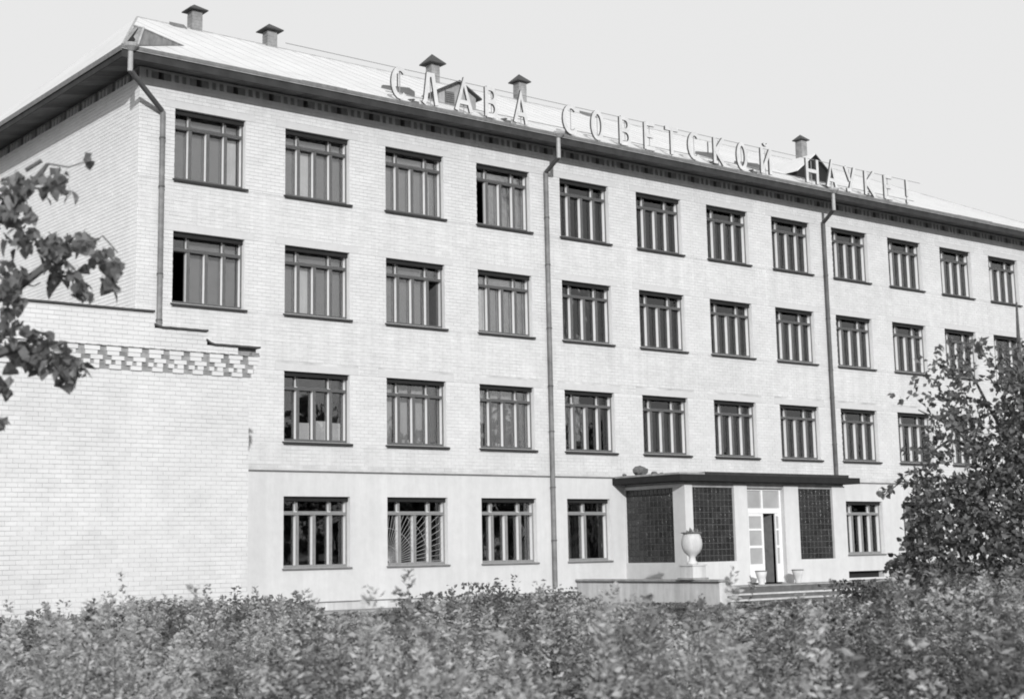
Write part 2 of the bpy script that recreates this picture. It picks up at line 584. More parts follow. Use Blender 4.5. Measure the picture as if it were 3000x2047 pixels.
fa.box(EX0, EX1, EY0, EY0 + .03, ZL - .02, ZH); fa.box(EX0, EX0 + .03, EY0 + .03, EY1, ZL - .02, ZH + .02)
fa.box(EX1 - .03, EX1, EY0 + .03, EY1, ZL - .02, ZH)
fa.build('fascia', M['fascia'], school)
gt = MB(); gl = MB()
x = EX0 - .03
while x < EX1:                                      # upstand gutter, slightly uneven lengths
    x2 = min(x + random.uniform(1.2, 2.4), EX1)
    dz = random.uniform(-.012, .012)
    gt.box(x, x2 - .004, EY0 - .035, EY0 - .01, ZH + .035, ZH + .135 + dz)
    gl.box(x, x2 - .004, EY0 - .04, EY0 + .03, ZH + .003, ZH + .022)
    x = x2
gt.box(EX0 - .035, EX0 - .01, EY0 - .01, EY1, ZH - .04, ZH + .10)
gt.build('gutter', M['gutter'], school)
gl.build('drip_edge', M['gutter_l'], school)

# ---- roof
RZ, RYc, RXa, RXb, RE = 18.33, 7.0, 2.05, 35.6, ZH + .10
rf = MB()
C = [(EX0, EY0, RE), (EX1, EY0, RE), (EX1, EY1, RE), (EX0, EY1, RE)]
Ra, Rb = (RXa, RYc, RZ), (RXb, RYc, RZ)
rf.poly([C[0], C[1], Rb, Ra]); rf.poly([C[1], C[2], Rb]); rf.poly([C[2], C[3], Ra, Rb]); rf.poly([C[3], C[0], Ra])
rf.poly([(p[0], p[1], p[2] - .06) for p in reversed(C)])
roof = rf.build('roof', M['roof'], school)
SL = (RZ - RE) / (RYc - EY0)


def rz(y): return RE + (y - EY0) * SL


sm = MB()
x = EX0 + .6
while x < EX1 - .3:                                 # standing seams
    t0 = 0
    ytop = RYc
    if x < RXa: ytop = EY0 + (x - EX0) / (RXa - EX0) * (RYc - EY0)
    if x > RXb: ytop = EY0 + (EX1 - x) / (EX1 - RXb) * (RYc - EY0)
    sm.hexa([(x, EY0 + .02, rz(EY0) - .01), (x + .012, EY0 + .02, rz(EY0) - .01), (x + .012, ytop, rz(ytop) - .01), (x, ytop, rz(ytop) - .01)],
            [(x, EY0 + .02, rz(EY0) + .02), (x + .012, EY0 + .02, rz(EY0) + .02), (x + .012, ytop, rz(ytop) + .02), (x, ytop, rz(ytop) + .02)])
    x += .68
so_ = sm.build('roof_seams', M['seam'], school); so_['kind'] = 'stuff'
rg = MB(); rg.tube([Ra, Rb], .035, 6); rg.tube([C[0], Ra], .03, 6); rg.tube([C[1], Rb], .04, 6)
rg.build('ridge_cap', M['gutter_l'], school)
rp = MB()
for (x, y, w, h) in ((20.5, 6.75, .7, .12), (3.1, 6.6, .5, .1)):
    rp.hexa([(x, y, rz(y) + .0), (x + w, y, rz(y)), (x + w, y + .3, rz(y + .3)), (x, y + .3, rz(y + .3))],
            [(x + .05, y, rz(y) + h), (x + w - .2, y, rz(y) + h), (x + w, y + .3, rz(y + .3) + h), (x, y + .3, rz(y + .3) + h)])
rp.build('ridge_patch', M['gutter'], school)

# ---- chimneys
for (xa, xb, zt, ca, cb, cz) in ((3.77, 4.30, 18.90, 3.50, 4.45, 19.17), (6.50, 7.05, 18.80, 6.27, 7.33, 19.10),
                                 (13.12, 13.77, 18.93, 12.86, 14.07, 19.36), (17.18, 17.78, 19.00, 16.93, 18.06, 19.36), (33.13, 33.88, 19.28, 32.9, 34.1, 19.58)):
    b = MB()
    w_ = .35
    xm_ = (xa + xb) / 2
    xa, xb = xm_ - w_ / 2, xm_ + w_ / 2
    y0, y1 = 7.0 - w_ / 2, 7.0 + w_ / 2
    s_ = (cb - ca) / (1 + (xm_ + 17.24) / 42.5)
    ca, cb = xm_ - s_ / 2, xm_ + s_ / 2
    b.box(xa, xb, y0, y1, 17.9, zt)
    for k in range(int((zt - 18.1) / .1)):
        z = 18.1 + k * .1
        b.box(xa - .005, xb + .005, y0 - .005, y1 + .005, z + .008, z + .092)
    ch = b.build('chimney', M['stack'], school)
    k = MB()
    my, mx_ = (y0 + y1) / 2, (ca + cb) / 2
    hw = s_ / 2
    zc = zt + .02
    P = [(ca, my - hw, zc), (cb, my - hw, zc), (cb, my + hw, zc), (ca, my + hw, zc)]
    Q = [(p[0], p[1], zc + .035) for p in P]
    k.hexa(P, Q)
    T = (mx_ - .03, my, cz)
    for a in range(4): k.poly([Q[a], Q[(a + 1) % 4], T])
    k.box(xa + .03, xb - .03, y0 + .03, y1 - .03, zt, zc)
    k.build('chimney_cap', M['cap'], ch)


# ---- dormers
def dormer(xa, xb, yf, zb, ze, za, label, front, ov=.14):
    xm = (xa + xb) / 2
    b = MB()
    ye = (ze - RE) / SL + EY0
    b.hexa([(xa, yf, zb), (xb, yf, zb), (xb, yf, ze), (xm, yf, za - .05), (xa, yf, ze)],
           [(xa, ye + 1, zb), (xb, ye + 1, zb), (xb, ye + 1, ze), (xm, ye + 1, za - .05), (xa, ye + 1, ze)])
    d = b.build('dormer', M[front], school); d['label'] = label
    ya = (za - RE) / SL + EY0 + .3
    s = (za - ze) / ((xb - xa) / 2)
    for sgn, xe in ((-1, xa), (1, xb)):
        k = MB()
        xo = xe + sgn * ov; zo = ze - s * ov
        k.hexa([(xm, yf - ov, za - .05), (xo, yf - ov, zo - .05), (xo, ye + .5, zo - .05), (xm, ya, za - .05)],
               [(xm, yf - ov, za), (xo, yf - ov, zo), (xo, ye + .5, zo), (xm, ya, za)])
        k.build('dormer_roof', [M['roof'] if sgn < 0 and front == 'tar' else M['cap']], d)
    k = MB()
    lw = .17
    k.box(xm - .32 - lw, xm - .32 + lw, yf - .03, yf - .005, zb + .12, ze - .02)
    for q in range(6): k.box(xm - .32 - lw, xm - .32 + lw, yf - .055, yf - .03, zb + .14 + q * .065, zb + .165 + q * .065)
    k.build('louvre', M['wood'], d)
    return d


dormer(9.22, 10.66, 0.85, 15.15, 15.72, 16.10, 'gabled roof dormer with a louvred opening behind the first word', 'concrete')
dormer(25.75, 27.60, 0.75, 15.05, 15.60, 16.28, 'dark gabled roof dormer behind the last word', 'tar')
b = MB()                                            # small dark triangular hood on the hip
P1, P2, P3 = Vector((-1.041, -.251, 15.20)), Vector((1.07, 1.744, 15.72)), Vector((-1.306, -.501, 14.63))
P4, P5 = Vector((-1.75, -.45, 14.52)), Vector((-.95, .55, 15.53))
b.poly([P3, P2, P1]); b.poly([P4, P3, P1, P5]); b.poly([P1, P2, P5]); b.poly([P4, P5, P2, P3])
d = b.build('dormer', M['stack'], school); d['label'] = 'dark triangular roof hood at the near hip'
k = MB(); k.tube([P3 + Vector((-.02, -.02, 0)), P1 + Vector((-.02, -.02, .02))], .035, 5); k.tube([P1, P2], .02, 5); k.tube([P1, P5], .03, 5)
k.build('hood_trim', M['gutter_l'], d)
k = MB(); q1 = P4.lerp(P1, .45)
k.tube([P4.lerp(P3, .5) + Vector((-.01, -.02, .08)), P5.lerp(P1, .5) + Vector((-.03, -.02, -.12))], .09, 4)
k.build('hood_opening', M['tar'], d)


# ---- windows
def frame_mesh(w, h, full):
    """white jamb boards and the deep mullions, local origin at the lower left of the opening, y into the wall"""
    b = MB()
    y0, y1 = .17, .33
    t = .045
    b.box(0, t, y0, y1, 0, h); b.box(w - t, w, y0, y1, 0, h)
    b.box(t, w - t, y0, y1, 0, t); b.box(t, w - t, y0, y1, h - t, h)
    zt = h - .47
    b.box(t, w - t, y0 + .01, y1, zt, zt + .06)
    mm = [.525, 1.05, 1.575] if full else [.89]
    if not full: mm = [.86]
    for m_ in mm: b.box(m_ - .042, m_ + .042, y0 + .012, y1, t, zt)
    for m_ in ((mm[0], mm[-1]) if full else mm): b.box(m_ - .026, m_ + .026, y0 + .06, y1, zt + .06, h - t)
    return b, mm, zt


def make_win_meshes(w, h, full, tone):
    b, mm, zt = frame_mesh(w, h, full)
    b.box(w - .006, w - .001, .004, .165, .014, h - .002)
    fm = b.mesh('window', M['frame_w'])
    t = .045
    s = MB()                                        # weathered front laths and casements
    y = .155
    s.box(.0, t + .004, y, .169, 0, h); s.box(w - t - .004, w, y, .169, 0, h)
    s.box(t, w - t, y, .169, 0, t + .035); s.box(t, w - t, y, .169, h - t - .01, h); s.box(.002, w - .002, .10, .154, h - .125, h - .001, 1)  # last box: head board blackened to paint in the shade under the lintel
    s.box(t, w - t, y - .012, .169, zt - .02, zt + .012); s.box(t, w - t, y, .169, zt + .026, zt + .058)
    for m_ in mm: s.box(m_ - .043, m_ + .043, y + .004, .181, t + .03, zt - .03)
    for m_ in ((mm[0], mm[-1]) if full else mm): s.box(m_ - .03, m_ + .03, y + .05, .225, zt + .085, h - t - .01)
    edges = [t] + mm + [w - t]
    panes = []
    for i in range(len(edges) - 1):
        a, c = edges[i] + (.042 if i else 0), edges[i + 1] - (.042 if i < len(edges) - 2 else 0)
        s.box(a, a + .02, .292, .314, t, zt); s.box(c - .02, c, .292, .314, t, zt)
        s.box(a + .02, c - .02, .292, .314, t, t + .03); s.box(a + .02, c - .02, .292, .314, zt - .03, zt)
        panes.append((a + .02, c - .02, t + .03, zt - .03))
    up = [t] + ([mm[0], mm[-1]] if full else mm) + [w - t]
    for i in range(len(up) - 1):
        a, c = up[i] + (.035 if i else 0), up[i + 1] - (.035 if i < len(up) - 2 else 0)
        s.box(a, a + .025, .292, .314, zt + .06, h - t); s.box(c - .025, c, .292, .314, zt + .06, h - t)
        s.box(a + .025, c - .025, .292, .314, zt + .06, zt + .085); s.box(a + .025, c - .025, .292, .314, h - t - .025, h - t)
        panes.append((a + .025, c - .025, zt + .085, h - t - .025))
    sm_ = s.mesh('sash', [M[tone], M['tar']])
    return fm, sm_, panes


WM = {('f', 0): make_win_meshes(WW, WH, True, 'frame_g'), ('f', 1): make_win_meshes(WW, WH, True, 'frame_g2'),
      ('n', 1): make_win_meshes(1.78, WH, False, 'frame_g2')}
pane_cache = {}


def pane_mesh(w, h, mname):
    k = (round(w, 3), round(h, 3), mname)
    if k not in pane_cache:
        pane_cache[k] = MB().box(0, w, 0, .004, 0, h).mesh('pane', M[mname])
    return pane_cache[k]


def sill_mesh(w):
    b = MB()
    b.hexa([(-.05, -.09, -.045), (w + .05, -.09, -.045), (w + .05, .12, -.03), (-.05, .12, -.03)],
           [(-.05, -.09, -.025), (w + .05, -.09, -.025), (w + .05, .12, .012), (-.05, .12, .012)])
    b.box(-.05, w + .05, -.09, -.082, -.08, -.045)
    return b.mesh('sill', M['sill'])


LSILL = {}
for _w in (WW, 1.78):
    LSILL[_w] = MB().box(-.04, _w + .04, -.05, .16, -.028, -.004).box(-.04, _w + .04, -.055, -.05, -.05, -.02).mesh('sill', M['gutter'])
SILL = {WW: sill_mesh(WW), 1.78: sill_mesh(1.78)}


def curtain(name, xa, xb, za, zb, material, parent, y=.42, amp=.025, waves=6, flare=0.0):
    n = max(8, int((xb - xa) / .03))
    v, f = [], []
    ph = random.uniform(0, 6)
    for i in range(n + 1):
        t = i / n
        for (z, fl) in ((zb, 0), ((za + zb) / 2, flare * .5), (za, flare)):
            x = xa + (xb - xa) * t + fl * (t - .5)
            v.append((x, y + amp * math.sin(ph + t * waves * 6.28) + amp * .4 * math.sin(ph * 2 + t * waves * 15), z))
    for i in range(n):
        for k in range(2):
            a = i * 3 + k
            f.append((a, a + 3, a + 4, a + 1))
    me = bpy.data.meshes.new(name); me.from_pydata(v, [], f); me.materials.append(material)
    me.polygons.foreach_set('use_smooth', [True] * len(me.polygons)); me.update()
    return link(name, me, parent)


OPEN = {(3, 3): 0, (2, 0): 0, (2, 2): 3}
for (row, c, x, w, zt) in wins:
    key = ('n', 1) if w != WW else ('f', 1 if row == 0 else 0)
    fm, sm_, panes = WM[key]
    wo = link('window', fm, school, (x, 0, zt - WH))
    if (row, c) in OPEN: wo['label'] = 'window with one casement standing open and dark'
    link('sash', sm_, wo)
    link('sill', SILL[w] if row else LSILL[w], wo)
    gname = 'glass' if row >= 1 else 'glass1'
    for i, (a, b_, z0, z1) in enumerate(panes):
        if (row, c) in OPEN and OPEN[(row, c)] == i:
            lf = MB()                               # the open leaf, swung inwards
            ex = a if i == 0 else b_
            sg = 1 if i == 0 else -1
            lf.box(ex, ex + .03, .315, .72, z0, z1) if sg > 0 else lf.box(ex - .03, ex, .315, .72, z0, z1)
            lf.build('open_casement', M['frame_g'], wo)
            continue
        p = link('pane', pane_mesh(b_ - a, z1 - z0, gname), wo, (a, .300, z0))
        p.rotation_euler = (random.uniform(-.006, .006), 0, random.uniform(-.008, .008))
    # what hangs or stands behind the glass
    if row >= 2 or (row == 1 and c >= 7):
        z0 = .06
        oc = OPEN.get((row, c))
        lo = .62 if oc == 0 else .07
        hi = 1.5 if oc == 3 else 2.03
        dens = random.random()
        bm_ = random.choice(['blind', 'blind', 'blind1']) if c < 4 else random.choice(['blind2', 'blind2', 'blind3'] if c < 9 else ['blind3', 'blind2'])  # paler blind colours further right make up for the shade behind the frames
        curtain('blind', lo, hi, z0, WH - .06, M[bm_], wo, y=.42 if c < 3 else .355, amp=.003, waves=2)
        if random.random() < .5 and oc is None:
            q = random.choice([.1, .6, 1.1, 1.6])
            curtain('curtain', q, q + random.uniform(.2, .42), z0, WH - .5, M['blind2'], wo, y=.40 if c < 3 else .342, amp=.006, waves=3)
        if c >= 4 and row >= 1:
            for q in (0.5, 1.02, 1.55, 2.0):
                if random.random() < .6:
                    curtain('curtain', q - .14 + .02, q + random.uniform(-.03, .06), z0, WH - .5, M['curtain'], wo, y=.340, amp=.006, waves=2)
    elif row == 1:
        if c == 1:
            for (a, b_, hh) in ((.56, 1.02, .55), (1.22, 1.55, .62), (1.62, 2.03, .58)):
                MB().box(a, b_, .40, .42, .06, hh).build('cardboard', M['paper'], wo)
        elif c in (2, 3):
            for q in (0.3, 0.85, 1.4):
                curtain('blind', q - .2, q + .2, .06, WH - .06, M['blind1'], wo, y=.5, amp=.01, waves=2)
            MB().box(.8, 1.3, .5, .9, .06, .2).lathe((1.45, .7, .06), [(.1, 0), (.14, .12), (.1, .2)], 8).build('windowsill_clutter', M['paper'], wo)
        elif c == 4:
            curtain('curtain', .98, 1.72, .06, WH - .5, M['curtain'], wo, y=.346, amp=.012, waves=5, flare=.15)
            curtain('blind', 0.07, 2.03, WH - .5, WH - .06, M['blind'], wo, y=.5, amp=.004, waves=2)
        elif c == 5:
            curtain('curtain', 1.12, 1.4, .06, WH - .5, M['curtain'], wo, y=.346, amp=.012, waves=3, flare=.1)
            curtain('curtain', 1.62, 2.0, .06, WH - .7, M['curtain'], wo, y=.346, amp=.012, waves=3, flare=.12)
        elif c == 6:
            curtain('curtain', .5, .9, .06, WH - .55, M['curtain'], wo, y=.346, amp=.012, waves=3, flare=.1)
            curtain('curtain', 1.15, 1.45, .06, WH - .6, M['curtain'], wo, y=.346, amp=.012, waves=3)
            curtain('curtain', 1.6, 2.0, .06, WH - .5, M['curtain'], wo, y=.346, amp=.012, waves=3)
    elif row == 0 and c >= 8:
        curtain('curtain', .1, .34, .06, WH - .5, M['curtain'], wo, y=.346, amp=.012, waves=2)
        curtain('curtain', 1.2, 1.36, .06, WH - .5, M['curtain'], wo, y=.346, amp=.012, waves=2)
        curtain('curtain', 1.75, 2.0, .06, WH - .5, M['curtain'], wo, y=.346, amp=.012, waves=2)
        curtain('blind', .6, 1.9, .06, WH - .5, M['blind'], wo, y=.6, amp=.02, waves=3)
    if row == 0 and c == 2:                         # fan-shaped grille
        g = MB()
        ox, oz = .06, .05
        for k in range(19):
            an = R(2 + k * 4.8)
            L = 2.6
            tx = (2.04 - ox) / max(math.cos(an), 1e-3); tz = (1.42 - oz) / max(math.sin(an), 1e-3)
            L = min(tx, tz)
            g.tube([(ox + .14 * math.cos(an), .225, oz + .14 * math.sin(an)), (ox + L * math.cos(an), .225, oz + L * math.sin(an))], .0065, 4)
        for rr in (.52, 1.0, 1.5):
            pts = [(ox + rr * math.cos(R(a)), .21, oz + rr * math.sin(R(a))) for a in range(0, 91, 6) if rr * math.sin(R(a)) < 1.36]
            g.tube(pts, .0065, 4)
        g.build('grille', M['gutter_l'], wo)

for hb in basement:
    b = MB(); b.box(hb[0], hb[1], .25, .27, hb[2], hb[3])
    link('basement_window', b.mesh('basement_window', M['tar']), school)


# ---- drainpipes
def pipe(x, zbot, head_x, elbow_z, wall_z, mname, rings):
    b = MB()
    yw = -.11
    rr = .072
    b.tube([(x, yw, zbot), (x, yw, wall_z - .06), (x + (head_x - x) * .06, yw - .02, wall_z + .02)], rr, 10)
    o = b.build('drainpipe', M[mname], school, smooth=False)
    k = MB(); k.tube([(x + (head_x - x) * .03, yw - .01, wall_z - .02), (head_x, EY0 + .0, elbow_z)], rr * .97, 10)
    k.build('drainpipe_elbow', M['pipe_d'], o)
    k = MB(); k.tube([(head_x, EY0 - .0, elbow_z - .03), (head_x, EY0 - .0, ZH + .0)], rr * .95, 10)
    k.build('drainpipe_neck', M['pipe_l'], o)
    k = MB(); k.lathe((head_x, EY0 - .02, ZH - .02), [(.075, 0), (.19, .1), (.21, .16), (.15, .20)], 14)
    k.build('drainpipe_funnel', M['gutter_l'], o)
    k = MB(); k.tube([(x, yw, -.02), (x, yw, .02)], rr + .014, 10); k.box(x - .015, x + .015, yw, 0, -.012, .012)
    cme = k.mesh('drainpipe_clamp', M['pipe_d'])
    for z in rings: link('drainpipe_clamp', cme, o, (0, 0, z))
    return o


pipe(-.40, 6.3, -1.69, 13.78, 13.15, 'pipe', [7.6, 8.8, 11.1, 12.4])['label'] = 'drainpipe at the near corner ending above the annex'
pipe(12.66, 0.5, 12.53, 13.66, 13.38, 'pipe', [1.9, 3.5, 5.2, 6.6, 8.4, 10.4, 11.9])['label'] = 'drainpipe between the fourth and fifth window columns'
pipe(26.05, 0.3, 25.72, 13.68, 13.40, 'pipe_d', [3.9, 5.2, 6.9, 7.9, 9.8, 11.4])['label'] = 'drainpipe above the right end of the canopy'

# ---- vestibule
VX0, VX1, VY = 15.7, 23.25, -2.70
ves = MB()
T = .26
LZ0, LZ1 = 1.165, 3.43
ves.box(VX0, VX0 + T, VY + .52, 0, 0.0, LZ0); ves.box(VX0, VX0 + T, VY, VY + .52, 0.0, LZ1 + .1)
ves.box(VX0, VX0 + T, -.03, 0, LZ0, LZ1); ves.box(VX0, VX0 + T, VY + .52, 0, LZ1, LZ1 + .1)
PX = [(VX0 + T, 16.03), (17.87, 18.47), (20.20, 20.90), (22.60, VX1)]
for (a, b) in PX: ves.box(a, b, VY, VY + T, 0.0, LZ1 + .1)
ves.box(16.03, 17.87, VY, VY + T, 0, LZ0); ves.box(20.90, 22.60, VY, VY + T, 0, LZ0)
ves.box(VX1 - T, VX1, VY + T, 0, 0, LZ1 + .1)
vest = ves.build('vestibule', M['plaster'], school)
k = MB(); k.box(VX0 + .03, VX1 - .03, VY + .03, VY + T, LZ1 + .1, 3.60); k.box(VX0 + .03, VX0 + T, VY + T, 0, LZ1 + .1, 3.60)
k.box(16.03, 20.20, VY + .03, VY + T, LZ1, LZ1 + .1); k.box(20.9, 22.6, VY + .03, VY + T, LZ1, LZ1 + .1)
k.build('lintel_beam', M['concrete'], vest)
k = MB(); k.box(VX0 + T + .3, VX1 - T, VY + 1.4, VY + 1.5, 0.4, 3.5); k.box(VX0 + T, VX1 - T, VY + T, 0, .2, .42)
k.build('vestibule_inner_wall', M['room'], vest)


def glass_blocks(u0, u1, z0, z1, axis, fixed, single):
    nu, nz = max(1, round((u1 - u0) / .182)), max(1, round((z1 - z0) / .184))
    du, dz = (u1 - u0) / nu, (z1 - z0) / nz
    bkg = MB()
    if axis == 'x': bkg.box(u0, u1, fixed + .02, fixed + .1, z0, z1)
    else: bkg.box(fixed + .02, fixed + .1, u0, u1, z0, z1)
    panel = bkg.build('glass_block_panel', M['blockmortar'], school)
    j = .010
    W, H = du - 2 * j, dz - 2 * j
    c = .012
    unit = MB()
    A = [(-W / 2, .03, -H / 2), (W / 2, .03, -H / 2), (W / 2, .03, H / 2), (-W / 2, .03, H / 2)]
    Bq = [(-W / 2, .012, -H / 2), (W / 2, .012, -H / 2), (W / 2, .012, H / 2), (-W / 2, .012, H / 2)]
    Cq = [(-W / 2 + c, 0, -H / 2 + c), (W / 2 - c, 0, -H / 2 + c), (W / 2 - c, 0, H / 2 - c), (-W / 2 + c, 0, H / 2 - c)]
    unit.hexa(A, Bq); unit.hexa(Bq, Cq)
    big = MB()
    me = None if not single else unit.mesh('glass_block', M['blockglass'])
    for a in range(nu):
        for q in range(nz):
            cu, cz = u0 + (a + .5) * du, z0 + (q + .5) * dz
            if axis == 'x':
                if single:
                    o = link('glass_block', me, panel, (cu, fixed, cz))
                    o.rotation_euler = (random.uniform(-.012, .012), 0, random.uniform(-.012, .012))
            else:
                s = len(big.v)
                ry = random.uniform(-.012, .012)
                big.v += [(fixed + vy + vx * ry, cu + vx, cz + vz) for (vx, vy, vz) in unit.v]
                big.f += [tuple(s + i for i in ff) for ff in unit.f]; big.mi += [0] * len(unit.f)
    if not single: big.build('glass_block', M['blockglass'], panel)['kind'] = 'stuff'


glass_blocks(16.03, 17.87, LZ0, LZ1, 'x', VY + .07, True)
glass_blocks(20.90, 22.60, LZ0, LZ1, 'x', VY + .07, True)
glass_blocks(VY + .52, -.03, LZ0, LZ1, 'y', VX0 + .05, False)

# door set
DZ = .46
dw = MB()
yd = VY + .16
dw.box(18.47, 20.20, yd, yd + .1, 2.64, 2.80); dw.box(18.47, 18.55, yd, yd + .1, DZ, 2.64); dw.box(20.12, 20.20, yd, yd + .1, DZ, 2.64)
dw.box(18.47, 20.20, yd, yd + .1, 3.36, LZ1); dw.box(19.28, 19.36, yd, yd + .1, 2.80, 3.36); dw.box(18.47, 18.53, yd, yd + .1, 2.80, 3.36)
dw.box(20.14, 20.20, yd, yd + .1, 2.80, 3.36)
df = dw.build('door_frame', M['frame_w'], vest)
MB().box(18.53, 19.28, yd + .04, yd + .05, 2.80, 3.36).build('transom_pane', M['milk'], vest)
MB().box(19.36, 20.14, yd + .04, yd + .05, 2.80, 3.36).build('transom_pane', M['milk'], vest)


def door_leaf(xa, xb, mname, panes, label, rot=0.0, hinge=None):
    b = MB()
    w = xb - xa
    t = .09
    b.box(0, t, 0, .05, 0, 2.17); b.box(w - t, w, 0, .05, 0, 2.17)
    zz = [0, .58, .66, 1.13, 1.21, 1.62, 1.70, 2.10, 2.17]
    b.box(t, w - t, 0, .05, 0, .58)
    for (z0, z1) in ((.58 + .50, .66 + .50), (1.13 + .50, 1.21 + .48), (2.08, 2.17)): b.box(t, w - t, 0, .05, z0, z1)
    o = b.build('door', M[mname], vest, (xa, yd + .02, DZ + .01))
    o.rotation_euler.z = rot
    o['label'] = label
    for (z0, z1) in ((.58, 1.08), (1.16, 1.63), (1.69, 2.08)):
        link('door_pane', MB().box(t, w - t, .02, .03, z0, z1).mesh('door_pane', M[panes]), o)
    return o


door_leaf(18.60, 19.36, 'frame_w', 'milk', 'closed white glazed door leaf')
o = door_leaf(19.93, 20.42, 'frame_w', 'milk', 'white glazed leaf at the right of the open doorway')
o.location.y -= .0; o.scale.x = .40
b = MB(); b.box(0, .62, 0, .045, 0, 2.15); b.box(.06, .22, -.004, 0, .5, 2.05)
o = b.build('door', M['doorpaint'], vest, (19.88, yd + .12, DZ + .01)); o.rotation_euler.z = R(112); o['label'] = 'dark door leaf standing open inwards'

# canopy
CX0, CX1, CY = 15.2, 23.68, -3.02
b = MB(); b.box(CX0, CX1, CY, 0, 3.605, 3.80)
can = b.build('canopy', M['tar'], school)
b = MB(); b.box(CX0 + 1.15, CX1 - .55, CY + .02, -.1, 3.80, 3.885)
b.build('roofing_felt', M['fascia'], can)
b = MB(); b.box(CX0 + .03, CX0 + 1.13, CY + .05, -.1, 3.80, 3.86)
b.build('canopy_screed', M['concrete'], can)

# ------------------------------------------------------------------ rubble on the canopy
def lump(cx, cy, cz, r, seed):
    rnd = random.Random(seed)
    b = MB()
    n, mrow = 9, 5
    rings = []
    for i in range(mrow + 1):
        ph = math.pi * i / mrow
        ring = []
        for k in range(n):
            a = 2 * math.pi * k / n
            q = r * rnd.uniform(.75, 1.1)
            ring.append((cx + q * math.sin(ph) * math.cos(a), cy + q * math.sin(ph) * math.sin(a), cz + r * .62 - q * .62 * math.cos(ph)))
        rings.append(ring)
    for i in range(mrow):
        for k in range(n):
            b.poly([rings[i][k], rings[i][(k + 1) % n], rings[i + 1][(k + 1) % n], rings[i + 1][k]])
    return b


for i, (x, y, r, lab) in enumerate(((15.43, -1.05, .25, 'largest pale grey rubble lump on the left end of the canopy'), (15.90, -1.2, .12, 'round dark stone on the canopy just right of the biggest lump'),
                                    (15.28, -.5, .08, 'flat small stone at the leftmost canopy corner'), (16.22, -1.2, .095, 'smallest round stone on the canopy, nearest the black felt'))):
    o = lump(x, y, 3.84, r, i + 3).build('stone', M['stone'])
    tag(o, lab, 'stone', 'stones lying on the canopy')

# ------------------------------------------------------------------ annex
AY = -4.30
annex = thing('brick_annex', 'windowless white brick annex with stepped parapet and dark zigzag brick frieze', 'building')
AX0, AXR = -13.0, -0.10
base = MB()
base.box(AX0, AXR, AY + .006, AY + .5, -.3, 6.22)
base.box(AX0, -2.50, AY + .006, AY + .4, 6.22, 7.04)
base.box(-2.50, -1.20, AY + .006, AY + .4, 6.22, 6.70)
base.box(-1.20, -.40, AY + .006, AY + .4, 6.22, 6.40)
base.box(AXR - .4, AXR, AY + .5, 0, -.3, 6.2)
base.box(AX0, AXR - .4, AY + .5, 0, 6.0, 6.2)
base.box(AX0, AX0 + .4, AY + .5, 8.0, -.3, 6.2)
base.build('wall', M['mortar_a'], annex)
zz = MB()
rects = bond(AX0, AXR, 0.0, 5.72, [])
rects += bond(AX0, -2.50, 6.22, 7.04, []) + bond(-2.50, -1.20, 6.22, 6.70, []) + bond(-1.20, -.40, 6.22, 6.40, [])
cand = [r for r in rects if r[0] > -5.4 and 1.3 < r[2] < 3.9]
rest = [r for r in rects if not (r[0] > -5.4 and 1.3 < r[2] < 3.9)]
me = MB().box(-BL / 2, BL / 2, -.006, .012, -(CH - JO) / 2, (CH - JO) / 2).mesh('brick', M['brick'])
full = [r for r in cand if abs((r[1] - r[0]) - BL) < .004 and abs((r[3] - r[2]) - (CH - JO)) < .002]
full.sort(key=lambda r: (r[0] + .3) ** 2 * .35 + (r[2] - 2.6) ** 2)
sel = set(full[:290])
for r_ in sel:
    o = link('brick', me, annex, ((r_[0] + r_[1]) / 2, AY + random.uniform(-.002, .002), (r_[2] + r_[3]) / 2))
    o.rotation_euler.z = random.uniform(-.004, .004)
brick_mesh('brick_courses', rest + [r for r in cand if r not in sel], M['brick'], annex, AY)

# frieze: five corbelled courses, dark bricks forming stepped zigzags
lightb, darkb = [], []
unit = .5
pat = [[(0, .30)], [(-.10, .33)], [(.15, .56)], [(0, .27), (.55, .72)], [(0, .46)]]
for q, ivs in enumerate(pat):
    zt = 6.20 - q * .1
    xr = .15 - q * .045
    dark = []
    k = 0
    for kk in range(-28, 3):
        ux = .20 + kk * unit
        for (a, b) in ivs:
            dark.append((ux + a * unit + random.uniform(-.012, .012), ux + b * unit + random.uniform(-.012, .012)))
    dark = sorted(d for d in dark if d[0] < xr - .03)
    e = AX0
    for (a, b) in dark:
        b = min(b, xr)
        if a - e > .02: lightb.append((e + .004, a - .004, AY - .05, AY + .02, zt - .1 + .006, zt - .004))
        darkb.append((a, b, AY - .004, AY + .02, zt - .1 + .004, zt - .002))
        e = b
    if xr - e > .02: lightb.append((e + .004, xr, AY - .05, AY + .02, zt - .1 + .006, zt - .004))
v, f = boxes_np(lightb)
link('frieze_bricks', np_mesh('frieze_bricks', v, f, M['brick']), annex, kind='stuff')
v, f = boxes_np(darkb)
link('dark_frieze_bricks', np_mesh('dark_frieze_bricks', v, f, M['redbrick']), annex, kind='stuff')
b = MB(); x = AX0
while x < .15:
    x2 = min(x + .125, .16)
    b.box(x + .008, x2 - .008, AY - .065, AY + .02, 6.212, 6.232) if int(x * 8) % 2 else b.box(x, x2, AY - .05, AY + .02, 6.208, 6.228)
    x = x2
b.build('frieze_ledge', M['concrete'], annex)
b = MB(); b.box(-.40, .14, AY + .12, AY + .5, 6.232, 6.40); b.box(-.03, .15, AY - .03, AY + .12, 6.232, 6.30)
b.build('parapet_end', M['stack'], annex)
cp = MB()                                            # dark flashing, three steps, curled where it meets the next step


